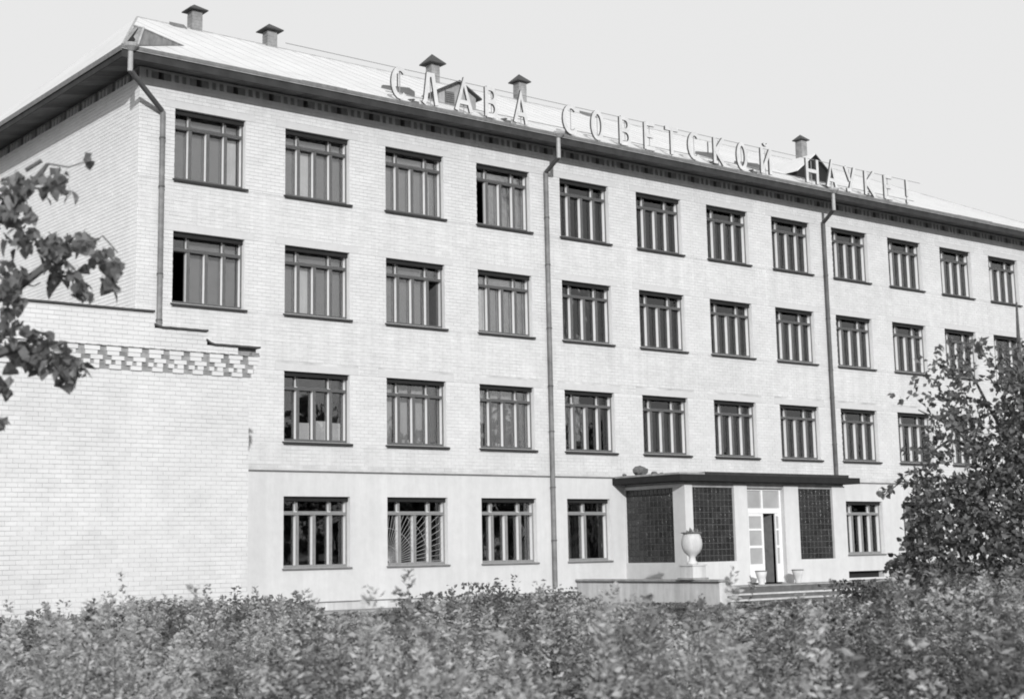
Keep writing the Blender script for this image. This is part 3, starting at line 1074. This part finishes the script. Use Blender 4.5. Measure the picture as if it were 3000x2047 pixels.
def flashing(x0, x1, z, curl=0):
    n = 14
    pts = []
    for i in range(n + 1):
        t = i / n
        x = x0 + (x1 - x0) * t
        up = curl * max(0, 1 - t * 7) ** 2
        pts.append((x, z + up + math.sin(i * 1.9) * .003))
    for i in range(n):
        (a, za), (b_, zb) = pts[i], pts[i + 1]
        cp.hexa([(a, AY - .06, za), (b_, AY - .06, zb), (b_, AY + .5, zb), (a, AY + .5, za)],
                [(a, AY - .06, za + .045), (b_, AY - .06, zb + .045), (b_, AY + .5, zb + .045), (a, AY + .5, za + .045)])


flashing(AX0, -2.52, 7.043); flashing(-2.51, -1.19, 6.703, .05); flashing(-1.22, .17, 6.403, .09)
cp.build('flashing', M['cap'], annex)

# ------------------------------------------------------------------ rooftop sign
sign = thing('rooftop_sign', 'row of tall white block letters reading СЛАВА СОВЕТСКОЙ НАУКЕ! along the roof edge', 'sign')
LY, LZb, LZt, LD = -.60, 14.60, 15.52, .07


def arc(cx, cz, rx, rz_, a0, a1, n=14):
    return [(cx + rx * math.cos(R(a0 + (a1 - a0) * i / n)), cz + rz_ * math.sin(R(a0 + (a1 - a0) * i / n))) for i in range(n + 1)]


def glyph(ch):
    """strokes on a unit box: x 0..1, z 0..1"""
    return {
        'С': [arc(.52, .5, .46, .46, 48, 312)],
        'Л': [[(.02, .0), (.16, .12), (.36, .98), (.68, .98), (.94, 0)]],
        'А': [[(.04, 0), (.5, 1), (.96, 0)], [(.24, .30), (.76, .30)]],
        'В': [[(.09, 0), (.09, 1)], [(.09, .96), (.5, .96)] + arc(.5, .74, .34, .22, 90, -90, 8) + [(.09, .52)], [(.5, .52)] + arc(.5, .28, .41, .24, 90, -90, 8) + [(.09, .04)]],
        'О': [arc(.5, .5, .44, .47, 0, 360, 24)],
        'Е': [[(.09, 0), (.09, 1)], [(.09, .95), (.95, .95)], [(.09, .52), (.8, .52)], [(.09, .05), (.95, .05)]],
        'Т': [[(.5, 0), (.5, .93)], [(0, .95), (1, .95)]],
        'К': [[(.09, 0), (.09, 1)], [(.95, 1), (.2, .50), (.98, 0)]],
        'Й': [[(.09, 1), (.09, 0)], [(.12, .06), (.88, .94)], [(.91, 1), (.91, 0)], arc(.5, 1.22, .2, .10, 190, 350, 6)],
        'Н': [[(.09, 0), (.09, 1)], [(.91, 0), (.91, 1)], [(.09, .5), (.91, .5)]],
        'У': [[(.05, 1), (.5, .42)], [(.95, 1), (.45, .05), (.15, .03)]],
        '!': [[(.5, .28), (.5, 1)], [(.5, .0), (.5, .13)]],
    }[ch]


LET = [('С', 6.46, 7.00), ('Л', 7.56, 8.08), ('А', 8.75, 9.35), ('В', 9.87, 10.33), ('А', 11.00, 11.50), ('С', 12.97, 13.61), ('О', 14.17, 14.67), ('В', 15.39, 15.88),
       ('Е', 16.50, 16.98), ('Т', 17.45, 18.06), ('С', 18.54, 19.12), ('К', 19.77, 20.27), ('О', 20.94, 21.41), ('Й', 22.15, 22.69), ('Н', 24.56, 25.25), ('А', 25.72, 26.27),
       ('У', 26.76, 27.34), ('К', 27.91, 28.49), ('Е', 29.08, 29.59), ('!', 30.40, 30.58)]
for (ch, xa, xb) in LET:
    b = MB()
    W, H = xb - xa, LZt - LZb
    sw = .066
    for si, stroke in enumerate(glyph(ch)):
        pts = [Vector((p[0] * W, p[1] * H)) for p in stroke]
        pts = [p for i_, p in enumerate(pts) if i_ == 0 or (p - pts[i_ - 1]).length > 1e-4]
        if ch == 'Й' and si == 3: swi = .035
        else: swi = sw
        closed = (pts[0] - pts[-1]).length < 1e-4
        left, right = [], []
        n = len(pts)
        for i, p in enumerate(pts):
            a = pts[i - 1] if i > 0 else (pts[-2] if closed else None)
            c = pts[i + 1] if i < n - 1 else (pts[1] if closed else None)
            d1 = (p - a).normalized() if a is not None else None
            d2 = (c - p).normalized() if c is not None else None
            if d1 is None: d1 = d2
            if d2 is None: d2 = d1
            t = (d1 + d2)
            t = t.normalized() if t.length > 1e-6 else d1
            nrm = Vector((-t.y, t.x))
            sc = swi / max(.45, nrm.dot(Vector((-d1.y, d1.x))))
            left.append(p + nrm * sc); right.append(p - nrm * sc)
        yo = -si * .0025
        for i in range(n - 1):
            F = [left[i], left[i + 1], right[i + 1], right[i]]
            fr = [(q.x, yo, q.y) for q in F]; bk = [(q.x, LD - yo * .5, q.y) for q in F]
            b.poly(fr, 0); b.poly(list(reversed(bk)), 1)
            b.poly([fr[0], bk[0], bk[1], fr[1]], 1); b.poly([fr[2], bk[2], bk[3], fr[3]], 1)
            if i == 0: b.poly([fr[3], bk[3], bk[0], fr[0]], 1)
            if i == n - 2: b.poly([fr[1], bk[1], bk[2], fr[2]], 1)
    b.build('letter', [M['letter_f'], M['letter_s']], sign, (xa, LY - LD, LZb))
b = MB()
b.tube([(3.0, LY + .05, LZt + .02), (31.5, LY + .05, LZt + .02)], .011, 5)
b.tube([(6.3, LY + .04, LZb + .16), (31.0, LY + .04, LZb + .16)], .014, 5)
b.build('rail', M['wire'], sign)
b = MB()
for (ch, xa, xb) in LET:
    xm = (xa + xb) / 2 + .06
    b.tube([(xm, LY + .03, rz(LY)), (xm, LY + .03, LZt - .05)], .016, 4)
b.build('post', M['wire'], sign)
for (xm, s) in ((7.35, 1.0), (10.8, .9), (13.2, .5), (19.95, .8), (21.9, .7), (25.9, .8), (28.3, .7)):
    b = MB(); b.tube([(xm, LY + .1, LZb + .1), (xm + .1, LY + .55 * s, rz(LY + .55 * s))], .03, 4)
    b.box(xm - .1, xm + .12, LY + .02, LY + .14, rz(LY) - .02, rz(LY) + .09)
    b.build('brace', M['iron'], sign)
# loose walkway frames behind the sign
for (xa, xb, y) in ((7.6, 8.5, 1.6), (21.1, 21.9, 1.5), (22.6, 23.6, 1.0)):
    b = MB()
    z = rz(y) + .02
    b.hexa([(xa, y, rz(y)), (xb, y - .5, rz(y - .5)), (xb, y - .2, rz(y - .2)), (xa + .2, y + .2, rz(y + .2))],
           [(xa, y, rz(y) + .07), (xb, y - .5, rz(y - .5) + .16), (xb, y - .2, rz(y - .2) + .22), (xa + .2, y + .2, rz(y + .2) + .09)])
    b.tube([(xa + .5, y - .15, rz(y)), (xa + .5, y - .15, rz(y) + .5)], .025, 5)
    b.build('anchor_frame', M['iron'], sign)

# ------------------------------------------------------------------ entrance porch
porch = thing('entrance_porch', 'raised concrete entrance porch with low steps and a whitewashed side wall', 'porch')
b = MB(); b.box(13.6, 13.9, -6.0, -.05, -.2, .66)
b.build('side_wall', M['whitew'], porch)
b = MB(); b.box(13.52, 13.98, -6.06, -.05, .66, .715)
b.build('coping', M['concrete'], porch)
b = MB(); b.box(13.535, 13.60, -6.05, -.05, .645, .66)  # black strip painting in the shadow line below the coping
b.build('coping_shadow_strip', M['tar'], porch)
b = MB(); b.box(13.9, 24.3, -3.75, -.05, -.2, .40)
b.build('landing', M['concrete_d'], porch)
for (y0, z) in ((-4.15, .22), (-4.6, .07)):
    b = MB(); b.box(13.9, 23.4, y0, -3.75, -.2, z - .04)
    s_ = b.build('step', M['concrete_d'], porch)
    b = MB(); b.box(13.9, 23.42, y0 - .015, -3.75, z - .04, z); b.build('tread', M['whitew'], s_)
b = MB(); b.box(13.9, 24.32, -3.77, -2.70, .40, .43); b.build('landing_slab', M['concrete'], porch)

# urn on pedestal
ped = thing('pedestal', 'square white pedestal on the porch side wall under the urn', 'pedestal', loc=(13.75, -4.85, .715))
MB().box(-.26, .26, -.26, .26, 0, .38).box(-.29, .29, -.29, .29, .38, .42).build('block', M['whitew'], ped)
MB().box(-.31, .31, -.31, .31, 0, .05).build('foot_slab', M['concrete'], ped)
urn = thing('garden_urn', 'big round white garden urn on a pedestal left of the entrance', 'urn', loc=(13.75, -4.85, 1.135))
MB().lathe((0, 0, 0), [(.15, 0), (.16, .05), (.10, .1), (.09, .2), (.14, .26), (.22, .33), (.275, .43), (.30, .55), (.29, .68), (.25, .80), (.23, .86)], 26).build('bowl', M['whitew'], urn, smooth=True)
MB().lathe((0, 0, .86), [(.23, 0), (.30, .012), (.305, .03), (.26, .04)], 26).build('rim', M['gutter'], urn)
b = MB()
for i in range(26):
    a = random.uniform(0, 6.28); r0 = random.uniform(0, .2); h = random.uniform(.04, .16)
    p = Vector((math.cos(a) * r0, math.sin(a) * r0, .88)); q = p + Vector((random.uniform(-.08, .08), random.uniform(-.08, .08), h))
    s = Vector((random.uniform(-1, 1), random.uniform(-1, 1), 0)).normalized() * .03
    b.poly([p, p.lerp(q, .5) + s, q, p.lerp(q, .5) - s])
b.build('dry_plants', M['stem'], urn)

for i, (x, y, lab) in enumerate(((18.35, -3.25, 'white concrete litter urn left of the open entrance door'), (20.05, -3.25, 'white concrete litter urn right of the open entrance door'))):
    t_ = thing('litter_bin', lab, 'litter bin', 'litter urns flanking the door', (x, y, .432))
    MB().lathe((0, 0, 0), [(.10, 0), (.11, .03), (.085, .07), (.15, .25), (.185, .40), (.17, .41), (.13, .2)], 18).build('bin_bowl', M['whitew'], t_, smooth=True)
    MB().lathe((0, 0, .40), [(.19, 0), (.20, .012), (.18, .03)], 18).build('bin_rim', M['gutter'], t_)


# ------------------------------------------------------------------ vegetation
def leaves_np(C, axis, L, W, fold=.25, rng=RNG):
    """4 vertices and 2 triangles per leaf"""
    n = len(C)
    axis = axis / np.linalg.norm(axis, axis=1, keepdims=True)
    rv = rng.normal(size=(n, 3))
    side = np.cross(axis, rv); side /= np.linalg.norm(side, axis=1, keepdims=True)
    nrm = np.cross(side, axis)
    L = L[:, None]; W = W[:, None]
    base = C - axis * L * .5
    tip = C + axis * L * .5
    lft = C - axis * L * .04 + side * W * .5 + nrm * W * fold
    rgt = C - axis * L * .04 - side * W * .5 + nrm * W * fold
    v = np.stack([base, lft, tip, rgt], 1).reshape(-1, 3)
    i = np.arange(n)[:, None] * 4
    f = np.concatenate([np.concatenate([i, i + 3, i + 2], 1), np.concatenate([i, i + 2, i + 1], 1)], 0)
    return v, f


PROF = np.array([(0, 1795), (130, 1800), (390, 1752), (520, 1752), (720, 1750), (880, 1752), (980, 1805), (1160, 1795), (1290, 1757), (1400, 1745), (1550, 1742), (1700, 1748),
                 (1800, 1790), (1940, 1785), (2120, 1792), (2250, 1790), (2330, 1780), (2450, 1762), (2540, 1705), (2620, 1665), (2700, 1640), (3000, 1560)], float)
AZ0 = math.atan2(c_w.x, c_w.y)


def field_height(x, y):
    dx, dy = x - CAM.x, y - CAM.y
    d = np.hypot(dx, dy)
    az = np.arctan2(dx, dy) - AZ0
    px = 1500 + np.tan(az) * FPX * .985
    yp = np.interp(px, PROF[:, 0], PROF[:, 1])
    hor = 1645 - px * .0192
    h = 1.574 - (yp - hor) / FPX * d
    wob = .15 * np.sin(x * 1.9 + .7 * y) + .13 * np.sin(y * 2.7 - x * 1.1) + .13 * np.sin(5.1 * x + 3.3 * y) + .08 * np.sin(9.7 * y - 4.3 * x)
    lim = .82 + wob * (1.25 + .9 * np.clip((20 - d) / 8, 0, 1)) + .5 * np.clip((px - 2350) / 650, 0, 1)
    return np.clip(np.minimum(h * (1 + wob * .55) - .02, lim), .12, 1.35), d, px


N = 26000
xx = RNG.uniform(-14, 30, N); yy = RNG.uniform(-31, -.8, N)
h, d, px = field_height(xx, yy)
ok = (d > 6.2) & (d < 44) & (px > -500) & (px < 3500)
ok &= ~((xx < .6) & (yy > AY - .25))
ok &= ~((xx > 13.1) & (yy > -6.4) & (xx < 24.8)) | ((xx < 13.3) & (yy < -.8))
ok &= ~((xx > 13.3) & (yy > -5.2) & (xx < 25))
dens = np.clip(1.15 - d / 40, .35, 1)
ok &= RNG.uniform(size=N) < dens
xx, yy, h, d, px = xx[ok], yy[ok], h[ok], d[ok], px[ok]
P = len(xx)
print('weed plants', P)
K = 115
t = RNG.uniform(.12, 1, (P, K)) ** .75
spike = (RNG.uniform(size=(P, 1)) < .22) * RNG.uniform(.08, .34, (P, 1))
hh = h[:, None] * RNG.uniform(.62, 1.0, (P, 1)) + spike * np.minimum(1, h[:, None]) * np.clip(1.5 - d[:, None] / 22, .25, 1)
rad = (.20 * (1.15 - t * .8)) * (1 - spike * 1.6)
an = RNG.uniform(0, 2 * np.pi, (P, K)); rr = rad * np.sqrt(RNG.uniform(0, 1, (P, K)))
lean = RNG.normal(0, .10, (P, 2))
cx = xx[:, None] + rr * np.cos(an) + lean[:, :1] * t
cy = yy[:, None] + rr * np.sin(an) + lean[:, 1:] * t
cz = hh * t
C_ = np.stack([cx, cy, cz], -1).reshape(-1, 3)
ax = np.stack([np.cos(an), np.sin(an), RNG.uniform(-.35, 1.1, (P, K))], -1).reshape(-1, 3)
Ls = (RNG.uniform(.032, .070, (P, K)) * (1 + .25 * (d[:, None] > 20))).ravel()
v, f = leaves_np(C_, ax, Ls, Ls * RNG.uniform(.35, .6, len(Ls)))
tone = .75 * np.sin(xx * .9 + 1.3 * yy) + .7 * np.sin(2.3 * xx - 1.7 * yy) + .5 * np.sin(4.1 * xx + 3.7 * yy) + RNG.normal(0, .55, P) + 1.1 * np.clip((700 - px) / 500, 0, 1) * (d < 17) - .7 * np.exp(-((px - 1350) / 260) ** 2) * (d > 14) - .9 * np.clip((px - 2350) / 400, 0, 1) * (d < 13)
ti = np.digitize(tone, [-.9, 0.0, .9])
me = np_mesh('undergrowth', v, f, [M['leaf_w0'], M['leaf_w1'], M['leaf_w2'], M['leaf_w3']])
pl_i = np.repeat(ti, K)
me.polygons.foreach_set('material_index', np.concatenate([pl_i, pl_i]).astype(np.int32))
und = link('undergrowth', me, None)
tag(und, 'dense knee-high weeds and young shoots across the whole foreground', 'undergrowth', kind='stuff')
# stems poking out
b = MB()
idx = RNG.choice(P, 380, replace=False)
for i in idx:
    z1 = h[i] * RNG.uniform(.6, .92)
    b.tube([(xx[i], yy[i], 0), (xx[i] + lean[i, 0], yy[i] + lean[i, 1], z1)], .005, 3, cap=False)
o = b.build('weed_stalks', M['stem']); tag(o, 'thin stalks standing among the foreground weeds', 'weeds', kind='stuff')


def bush(name, label, cat, pos, height, radius, nleaf, leaf, material, group, squash=1.0, stems=9, seed=0):
    rng = np.random.default_rng(seed)
    rd = random.Random(seed)
    t_ = thing(name, label, cat, group, pos)
    sb = MB()
    tips = []
    for i in range(stems):
        a = rd.uniform(0, 6.28); rr_ = radius * rd.uniform(.2, .9)
        hh_ = height * rd.uniform(.65, 1.0)
        e_ = Vector((math.cos(a) * rr_, math.sin(a) * rr_, hh_))
        m1 = Vector((e_.x * .35, e_.y * .35, hh_ * .55))
        sb.tube([(e_.x * .08, e_.y * .08, 0), m1, e_], [.018, .012, .004], 5)
        tips.append((m1, e_))
    sb.build('stem', M['stem'], t_)
    Cs, As = [], []
    per = nleaf // stems
    for (m1, e_) in tips:
        tt = rng.uniform(-.25, 1.06, per)
        p = np.array(m1)[None] + (np.array(e_) - np.array(m1))[None] * tt[:, None]
        p += rng.normal(0, radius * .22, (per, 3)) * np.array([1, 1, .7])
        p[:, 2] = np.clip(p[:, 2], .08, height * 1.08)
        Cs.append(p); As.append(rng.normal(0, 1, (per, 3)) + np.array([0, 0, .3]))
    Cs = np.concatenate(Cs); As = np.concatenate(As)
    Lz = rng.uniform(.7, 1.25, len(Cs)) * leaf
    v, f = leaves_np(Cs, As, Lz, Lz * .62, rng=rng)
    link('foliage', np_mesh('foliage', v, f, material), t_)
    return t_


def gpos(px, d):
    p = at(px, 1640, 1.0) - CAM
    p = Vector((p.x, p.y, 0)).normalized() * d
    return (CAM.x + p.x, CAM.y + p.y, 0)


G = 'shrubs standing out of the weeds'
SH = [(300, 25, .72, .6, 'low shrub at the foot of the annex wall, leftmost of the row'),
      (520, 24, .86, .75, 'leafy shrub in front of the middle of the annex wall'),
      (760, 23, .92, .8, 'leafy shrub in front of the right corner of the annex'),
      (1310, 22.5, .92, .85, 'dark shrub below the barred fan-grille window'),
      (1480, 23.5, 1.02, .9, 'dark bushy shrub below the third ground-floor window'),
      (1640, 27, .86, .7, 'shrub hiding the foot of the drainpipe at the porch wall'),
      (1960, 26, .62, .6, 'sparse small shrub in front of the whitewashed porch wall'),
      (2560, 25, .95, .8, 'shrub in front of the basement windows right of the entrance'),
      (2780, 21, 1.22, 1.0, 'tall pale shrub under the dark tree at the right')]
for i, (px_, d_, h_, r_, lab) in enumerate(SH):
    bush('shrub', lab, 'shrub', gpos(px_, d_), h_, r_, 1700, .075, M['leaf_s'] if i not in (0, 8) else M['leaf_w'], G, seed=40 + i)


def leaf_shape(L, W, lobes, seed):
    rd = random.Random(seed)
    pts = []
    prof = [(0, 0), (.06, .34), (.24, .50), (.45, .47), (.68, .32), (.86, .14), (1, 0)]
    up = [(a * L, b_ * W * rd.uniform(.85, 1.12)) for (a, b_) in prof]
    b = MB()
    curl = rd.uniform(-.2, .2)
    for s in (1, -1):
        for i in range(len(up) - 1):
            (x0, w0), (x1, w1) = up[i], up[i + 1]
            z0, z1 = curl * L * math.sin(x0 / L * 3.1), curl * L * math.sin(x1 / L * 3.1)
            q = [(x0, 0, z0), (x1, 0, z1), (x1, s * w1, z1 + abs(w1) * .3), (x0, s * w0, z0 + abs(w0) * .3)]
            if i == 0: q = [q[0], q[1], q[2]]
            if i == len(up) - 2: q = [q[0], q[1], q[3]]
            b.poly(q if s > 0 else list(reversed(q)))
    b.tube([(-.35 * L, 0, -.03 * L), (0, 0, 0)], .0016, 3, cap=False)
    return b


# ---- linden on the left: trunk outside the frame, drooping boughs reach in
lin = thing('linden_tree', 'linden tree at the left edge with large drooping leaves against the annex', 'tree', loc=tuple(gpos(-430, 9.8)))
LP = Vector(lin.location)
tk = MB()
tk.tube([(0, 0, -.1), (.03, .02, 1.2), (-.02, .05, 2.6), (.04, 0, 4.2), (0, .05, 6.0), (-.05, 0, 7.6)], [.17, .14, .12, .10, .07, .03], 10)
tk.build('trunk', M['bark'], lin)


def loc_(px_, py_, d_=9.8): return at(px_, py_, d_) - LP


BR = [[(-430, 1000), (-200, 800), (20, 620), (110, 520), (140, 480)],
      [(-430, 1050), (-200, 960), (40, 850), (120, 790), (180, 730), (290, 700)],
      [(60, 830), (100, 838), (118, 828)],
      [(-430, 1150), (-150, 1080), (40, 1020), (110, 1030), (190, 1080), (225, 1110)],
      [(-430, 1250), (-200, 1230), (-20, 1225)],
      [(-430, 1350), (-180, 1330), (-30, 1290)],
      [(140, 480), (200, 490), (250, 475)], [(180, 760), (230, 800), (260, 860)], [(250, 720), (310, 770), (345, 830)], [(290, 700), (300, 690), (345, 740)]]
for k_, br in enumerate(BR):
    b = MB()
    n_ = len(br)
    r0 = .045 if br[0][0] < 0 else .004
    b.tube([loc_(x, y) + Vector((0, 0, 0)) for (x, y) in br], [max(.002, r0 * (1 - i / n_)) + .002 for i in range(n_)], 6)
    b.build('branch', M['bark'], lin)
b = MB(); b.tube([loc_(75, 500), loc_(122, 470)], .014, 6); b.build('branch', M['bark'], lin)
leafm = [leaf_shape(.125, .105, 0, 60 + i).mesh('leaf', M['leaf_l']) for i in range(6)]
CL = [(60, 545, 70, 40, 16), (20, 620, 40, 60, 10), (60, 640, 45, 40, 8), (40, 700, 40, 30, 5), (130, 545, 30, 35, 5), (170, 525, 35, 30, 6), (195, 560, 16, 20, 2), (257, 470, 14, 16, 2),
      (70, 690, 55, 20, 4), (110, 700, 60, 30, 9), (150, 730, 50, 40, 12), (200, 715, 45, 30, 10), (250, 715, 35, 35, 10), (285, 760, 30, 30, 7), (345, 770, 18, 22, 4), (310, 745, 25, 20, 4),
      (170, 780, 45, 40, 9), (215, 800, 35, 35, 7), (235, 850, 30, 30, 6), (265, 865, 16, 22, 3), (320, 820, 25, 25, 5), (335, 845, 18, 14, 3), (155, 820, 12, 25, 2),
      (30, 850, 40, 50, 11), (10, 790, 30, 40, 7), (60, 800, 25, 20, 3), (20, 915, 14, 20, 3), (15, 950, 18, 20, 3), (45, 880, 25, 30, 5),
      (60, 975, 40, 30, 9), (110, 1010, 55, 40, 14), (60, 1050, 45, 30, 8), (165, 1040, 45, 45, 14), (120, 1070, 45, 30, 9), (195, 1070, 40, 35, 10), (230, 1080, 25, 35, 5), (185, 1110, 20, 25, 5), (10, 1010, 30, 40, 6),
      (10, 1125, 28, 26, 4), (5, 1240, 14, 18, 3), (-60, 800, 60, 200, 20), (-80, 1050, 60, 120, 14)]
Cf = []
for (cx_, cy_, rx_, ry_, n_) in CL:
    for i in range(n_ * 2):
        a = random.uniform(0, 6.28); q = math.sqrt(random.random()) * .85
        Cf.append(tuple(loc_(cx_ + rx_ * q * math.cos(a), cy_ + ry_ * q * math.sin(a), 9.8 + random.uniform(-.4, .5))))
    for i in range(max(1, round(n_ * .75))):
        a = random.uniform(0, 6.28); q = math.sqrt(random.random())
        p = loc_(cx_ + rx_ * q * math.cos(a), cy_ + ry_ * q * math.sin(a), 9.8 + random.uniform(-.35, .35))
        o = link('leaf', random.choice(leafm), lin, p)
        o.rotation_euler = (random.uniform(-.9, .9), random.uniform(.3, 1.5), random.uniform(0, 6.28))
        s = random.uniform(.55, .95)
        o.scale = (s, s, s)

Cf = np.array(Cf); Lz = RNG.uniform(.05, .09, len(Cf))
v, f = leaves_np(Cf, RNG.normal(size=(len(Cf), 3)) + np.array([0, 0, -.5]), Lz, Lz * .8)
link('foliage', np_mesh('foliage', v, f, M['leaf_l']), lin, kind='stuff')

# ---- small tree on the right
TP = Vector(gpos(3040, 19.5))
tree = thing('broadleaf_tree', 'dark small-leaved young tree at the right edge in front of the school', 'tree', loc=tuple(TP))
tk = MB()
tk.tube([(0, 0, -.1), (.05, -.03, .7), (-.05, .03, 1.6), (.05, 0, 2.6), (0, .05, 3.6), (-.05, 0, 4.5)], [.09, .08, .07, .05, .035, .012], 9)
tk.build('trunk', M['bark'], tree)
def tl(px_, py_, d_=19.5): return at(px_, py_, d_) - TP


TB = [[(3030, 1560), (2950, 1420), (2860, 1310), (2770, 1240), (2690, 1200)],
      [(3040, 1480), (2960, 1300), (2890, 1180), (2840, 1080), (2800, 1020)],
      [(3035, 1600), (2900, 1520), (2800, 1460), (2700, 1420), (2640, 1410), (2590, 1450)],
      [(3040, 1400), (2990, 1200), (2960, 1080), (2930, 1010)],
      [(3030, 1640), (2880, 1600), (2760, 1590), (2690, 1620)],
      [(2860, 1310), (2780, 1290), (2720, 1330)],
      [(3030, 1700), (2850, 1680), (2700, 1660), (2620, 1650)]]
for br in TB:
    b = MB(); n_ = len(br)
    b.tube([tl(x, y) for (x, y) in br], [max(.004, .03 * (1 - i / n_)) + .002 for i in range(n_)], 5)
    b.build('branch', M['bark'], tree)
b = MB(); b.tube([tl(2830, 1300, 19.2), tl(2865, 1270, 19.2), tl(2900, 1272, 19.2), tl(2950, 1310, 19.2), tl(3010, 1340, 19.2)], .011, 5)
b.build('branch', M['stem_l'], tree)
TC = [  # px, py, rx, ry, leaves (photo pixels), dense to the right
    (3010, 1130, 90, 110, 500), (2950, 1080, 60, 60, 130), (2880, 1020, 60, 30, 60), (2790, 1040, 50, 50, 60), (2740, 1080, 40, 40, 24), (2850, 1090, 30, 40, 22),
    (2800, 1130, 60, 50, 90), (2700, 1130, 40, 40, 22), (2770, 1190, 50, 40, 60), (2720, 1170, 30, 25, 10), (2850, 1220, 80, 50, 190), (2780, 1250, 60, 40, 90), (2730, 1270, 30, 30, 26),
    (3020, 1250, 90, 110, 500), (2940, 1290, 60, 40, 90), (2870, 1310, 60, 40, 120), (2760, 1310, 50, 30, 60), (2720, 1340, 40, 40, 50), (2960, 1350, 80, 60, 260), (2880, 1400, 80, 40, 220),
    (2770, 1340, 20, 18, 14), (2760, 1360, 20, 20, 12), (2680, 1400, 30, 30, 30), (2700, 1400, 35, 25, 36), (2600, 1435, 26, 14, 14), (2640, 1410, 22, 12, 10), (2740, 1440, 60, 50, 190), (2820, 1470, 80, 60, 330),
    (2920, 1470, 90, 80, 480), (3020, 1420, 90, 100, 480), (2700, 1500, 50, 60, 180), (2780, 1550, 80, 60, 300), (2700, 1580, 55, 60, 190), (2880, 1560, 80, 60, 260), (2980, 1560, 90, 80, 420),
    (2760, 1630, 70, 50, 210), (2860, 1640, 80, 40, 200), (2660, 1660, 50, 40, 110), (2620, 1665, 30, 25, 22), (2700, 1680, 60, 30, 120), (2960, 1650, 80, 60, 280), (2680, 1620, 40, 40, 70),
    (3120, 1200, 120, 200, 1100), (3140, 1500, 130, 200, 1100), (2690, 1050, 14, 14, 3), (2620, 1160, 14, 12, 3), (2650, 1175, 14, 14, 4), (2660, 1320, 20, 20, 10)]
Cs, As = [], []
rng = np.random.default_rng(5)
for (cx_, cy_, rx_, ry_, n_) in TC:
    n_ = max(3, int(n_ * .98))
    a = rng.uniform(0, 2 * np.pi, n_); q = np.sqrt(rng.uniform(0, 1, n_)) * rng.choice([1, 1, 1.2], n_)
    dep = rng.normal(0, .35 if rx_ < 60 else .6, n_)
    for i in range(n_):
        Cs.append(tuple(tl(cx_ + rx_ * q[i] * math.cos(a[i]), cy_ + ry_ * q[i] * math.sin(a[i]), 19.5 + dep[i])))
        As.append(rng.normal(0, 1, 3) + np.array([0, 0, -.2]))
Cs, As = np.array(Cs), np.array(As)
edge = np.argsort(np.array([(Vector(c) + TP - CAM).normalized().dot(c_r) for c in Cs]))[:270]
mask = np.zeros(len(Cs), bool); mask[edge] = True
tleaf = [leaf_shape(.085, .07, 0, 80 + i).mesh('leaf', M['leaf_t']) for i in range(5)]
for i in edge:
    o = link('leaf', tleaf[int(i) % 5], tree, Cs[i])
    o.rotation_euler = (random.uniform(-1.2, 1.2), random.uniform(-.6, 1.4), random.uniform(0, 6.28))
Lz = rng.uniform(.065, .11, (~mask).sum())
v, f = leaves_np(Cs[~mask], As[~mask], Lz, Lz * .7, rng=rng)
link('crown', np_mesh('crown', v, f, M['leaf_t']), tree, kind='stuff')

# ---- tree belt across the street (behind the viewer; the lower windows mirror it)
nT = 46
tx = np.linspace(6, 170, nT) + RNG.uniform(-1.5, 1.5, nT)
Cs, Ls_ = [], []
for i in range(nT):
    hgt = RNG.uniform(9.5, 14.5)
    n_ = 300
    u = RNG.normal(size=(n_, 3)); u /= np.linalg.norm(u, axis=1, keepdims=True)
    u *= RNG.uniform(.55, 1, (n_, 1))
    Cs.append(np.array([tx[i], -64 + RNG.uniform(-3, 3), hgt * .52]) + u * np.array([3.2, 3.2, hgt * .5]))
Cs = np.concatenate(Cs)
Lz = RNG.uniform(.8, 1.5, len(Cs))
v, f = leaves_np(Cs, RNG.normal(size=(len(Cs), 3)), Lz, Lz * .8)
o = link('treeline', np_mesh('treeline', v, f, M['leaf_far']), None)
tag(o, 'belt of trees across the street that the lower windows mirror', 'treeline', kind='stuff')
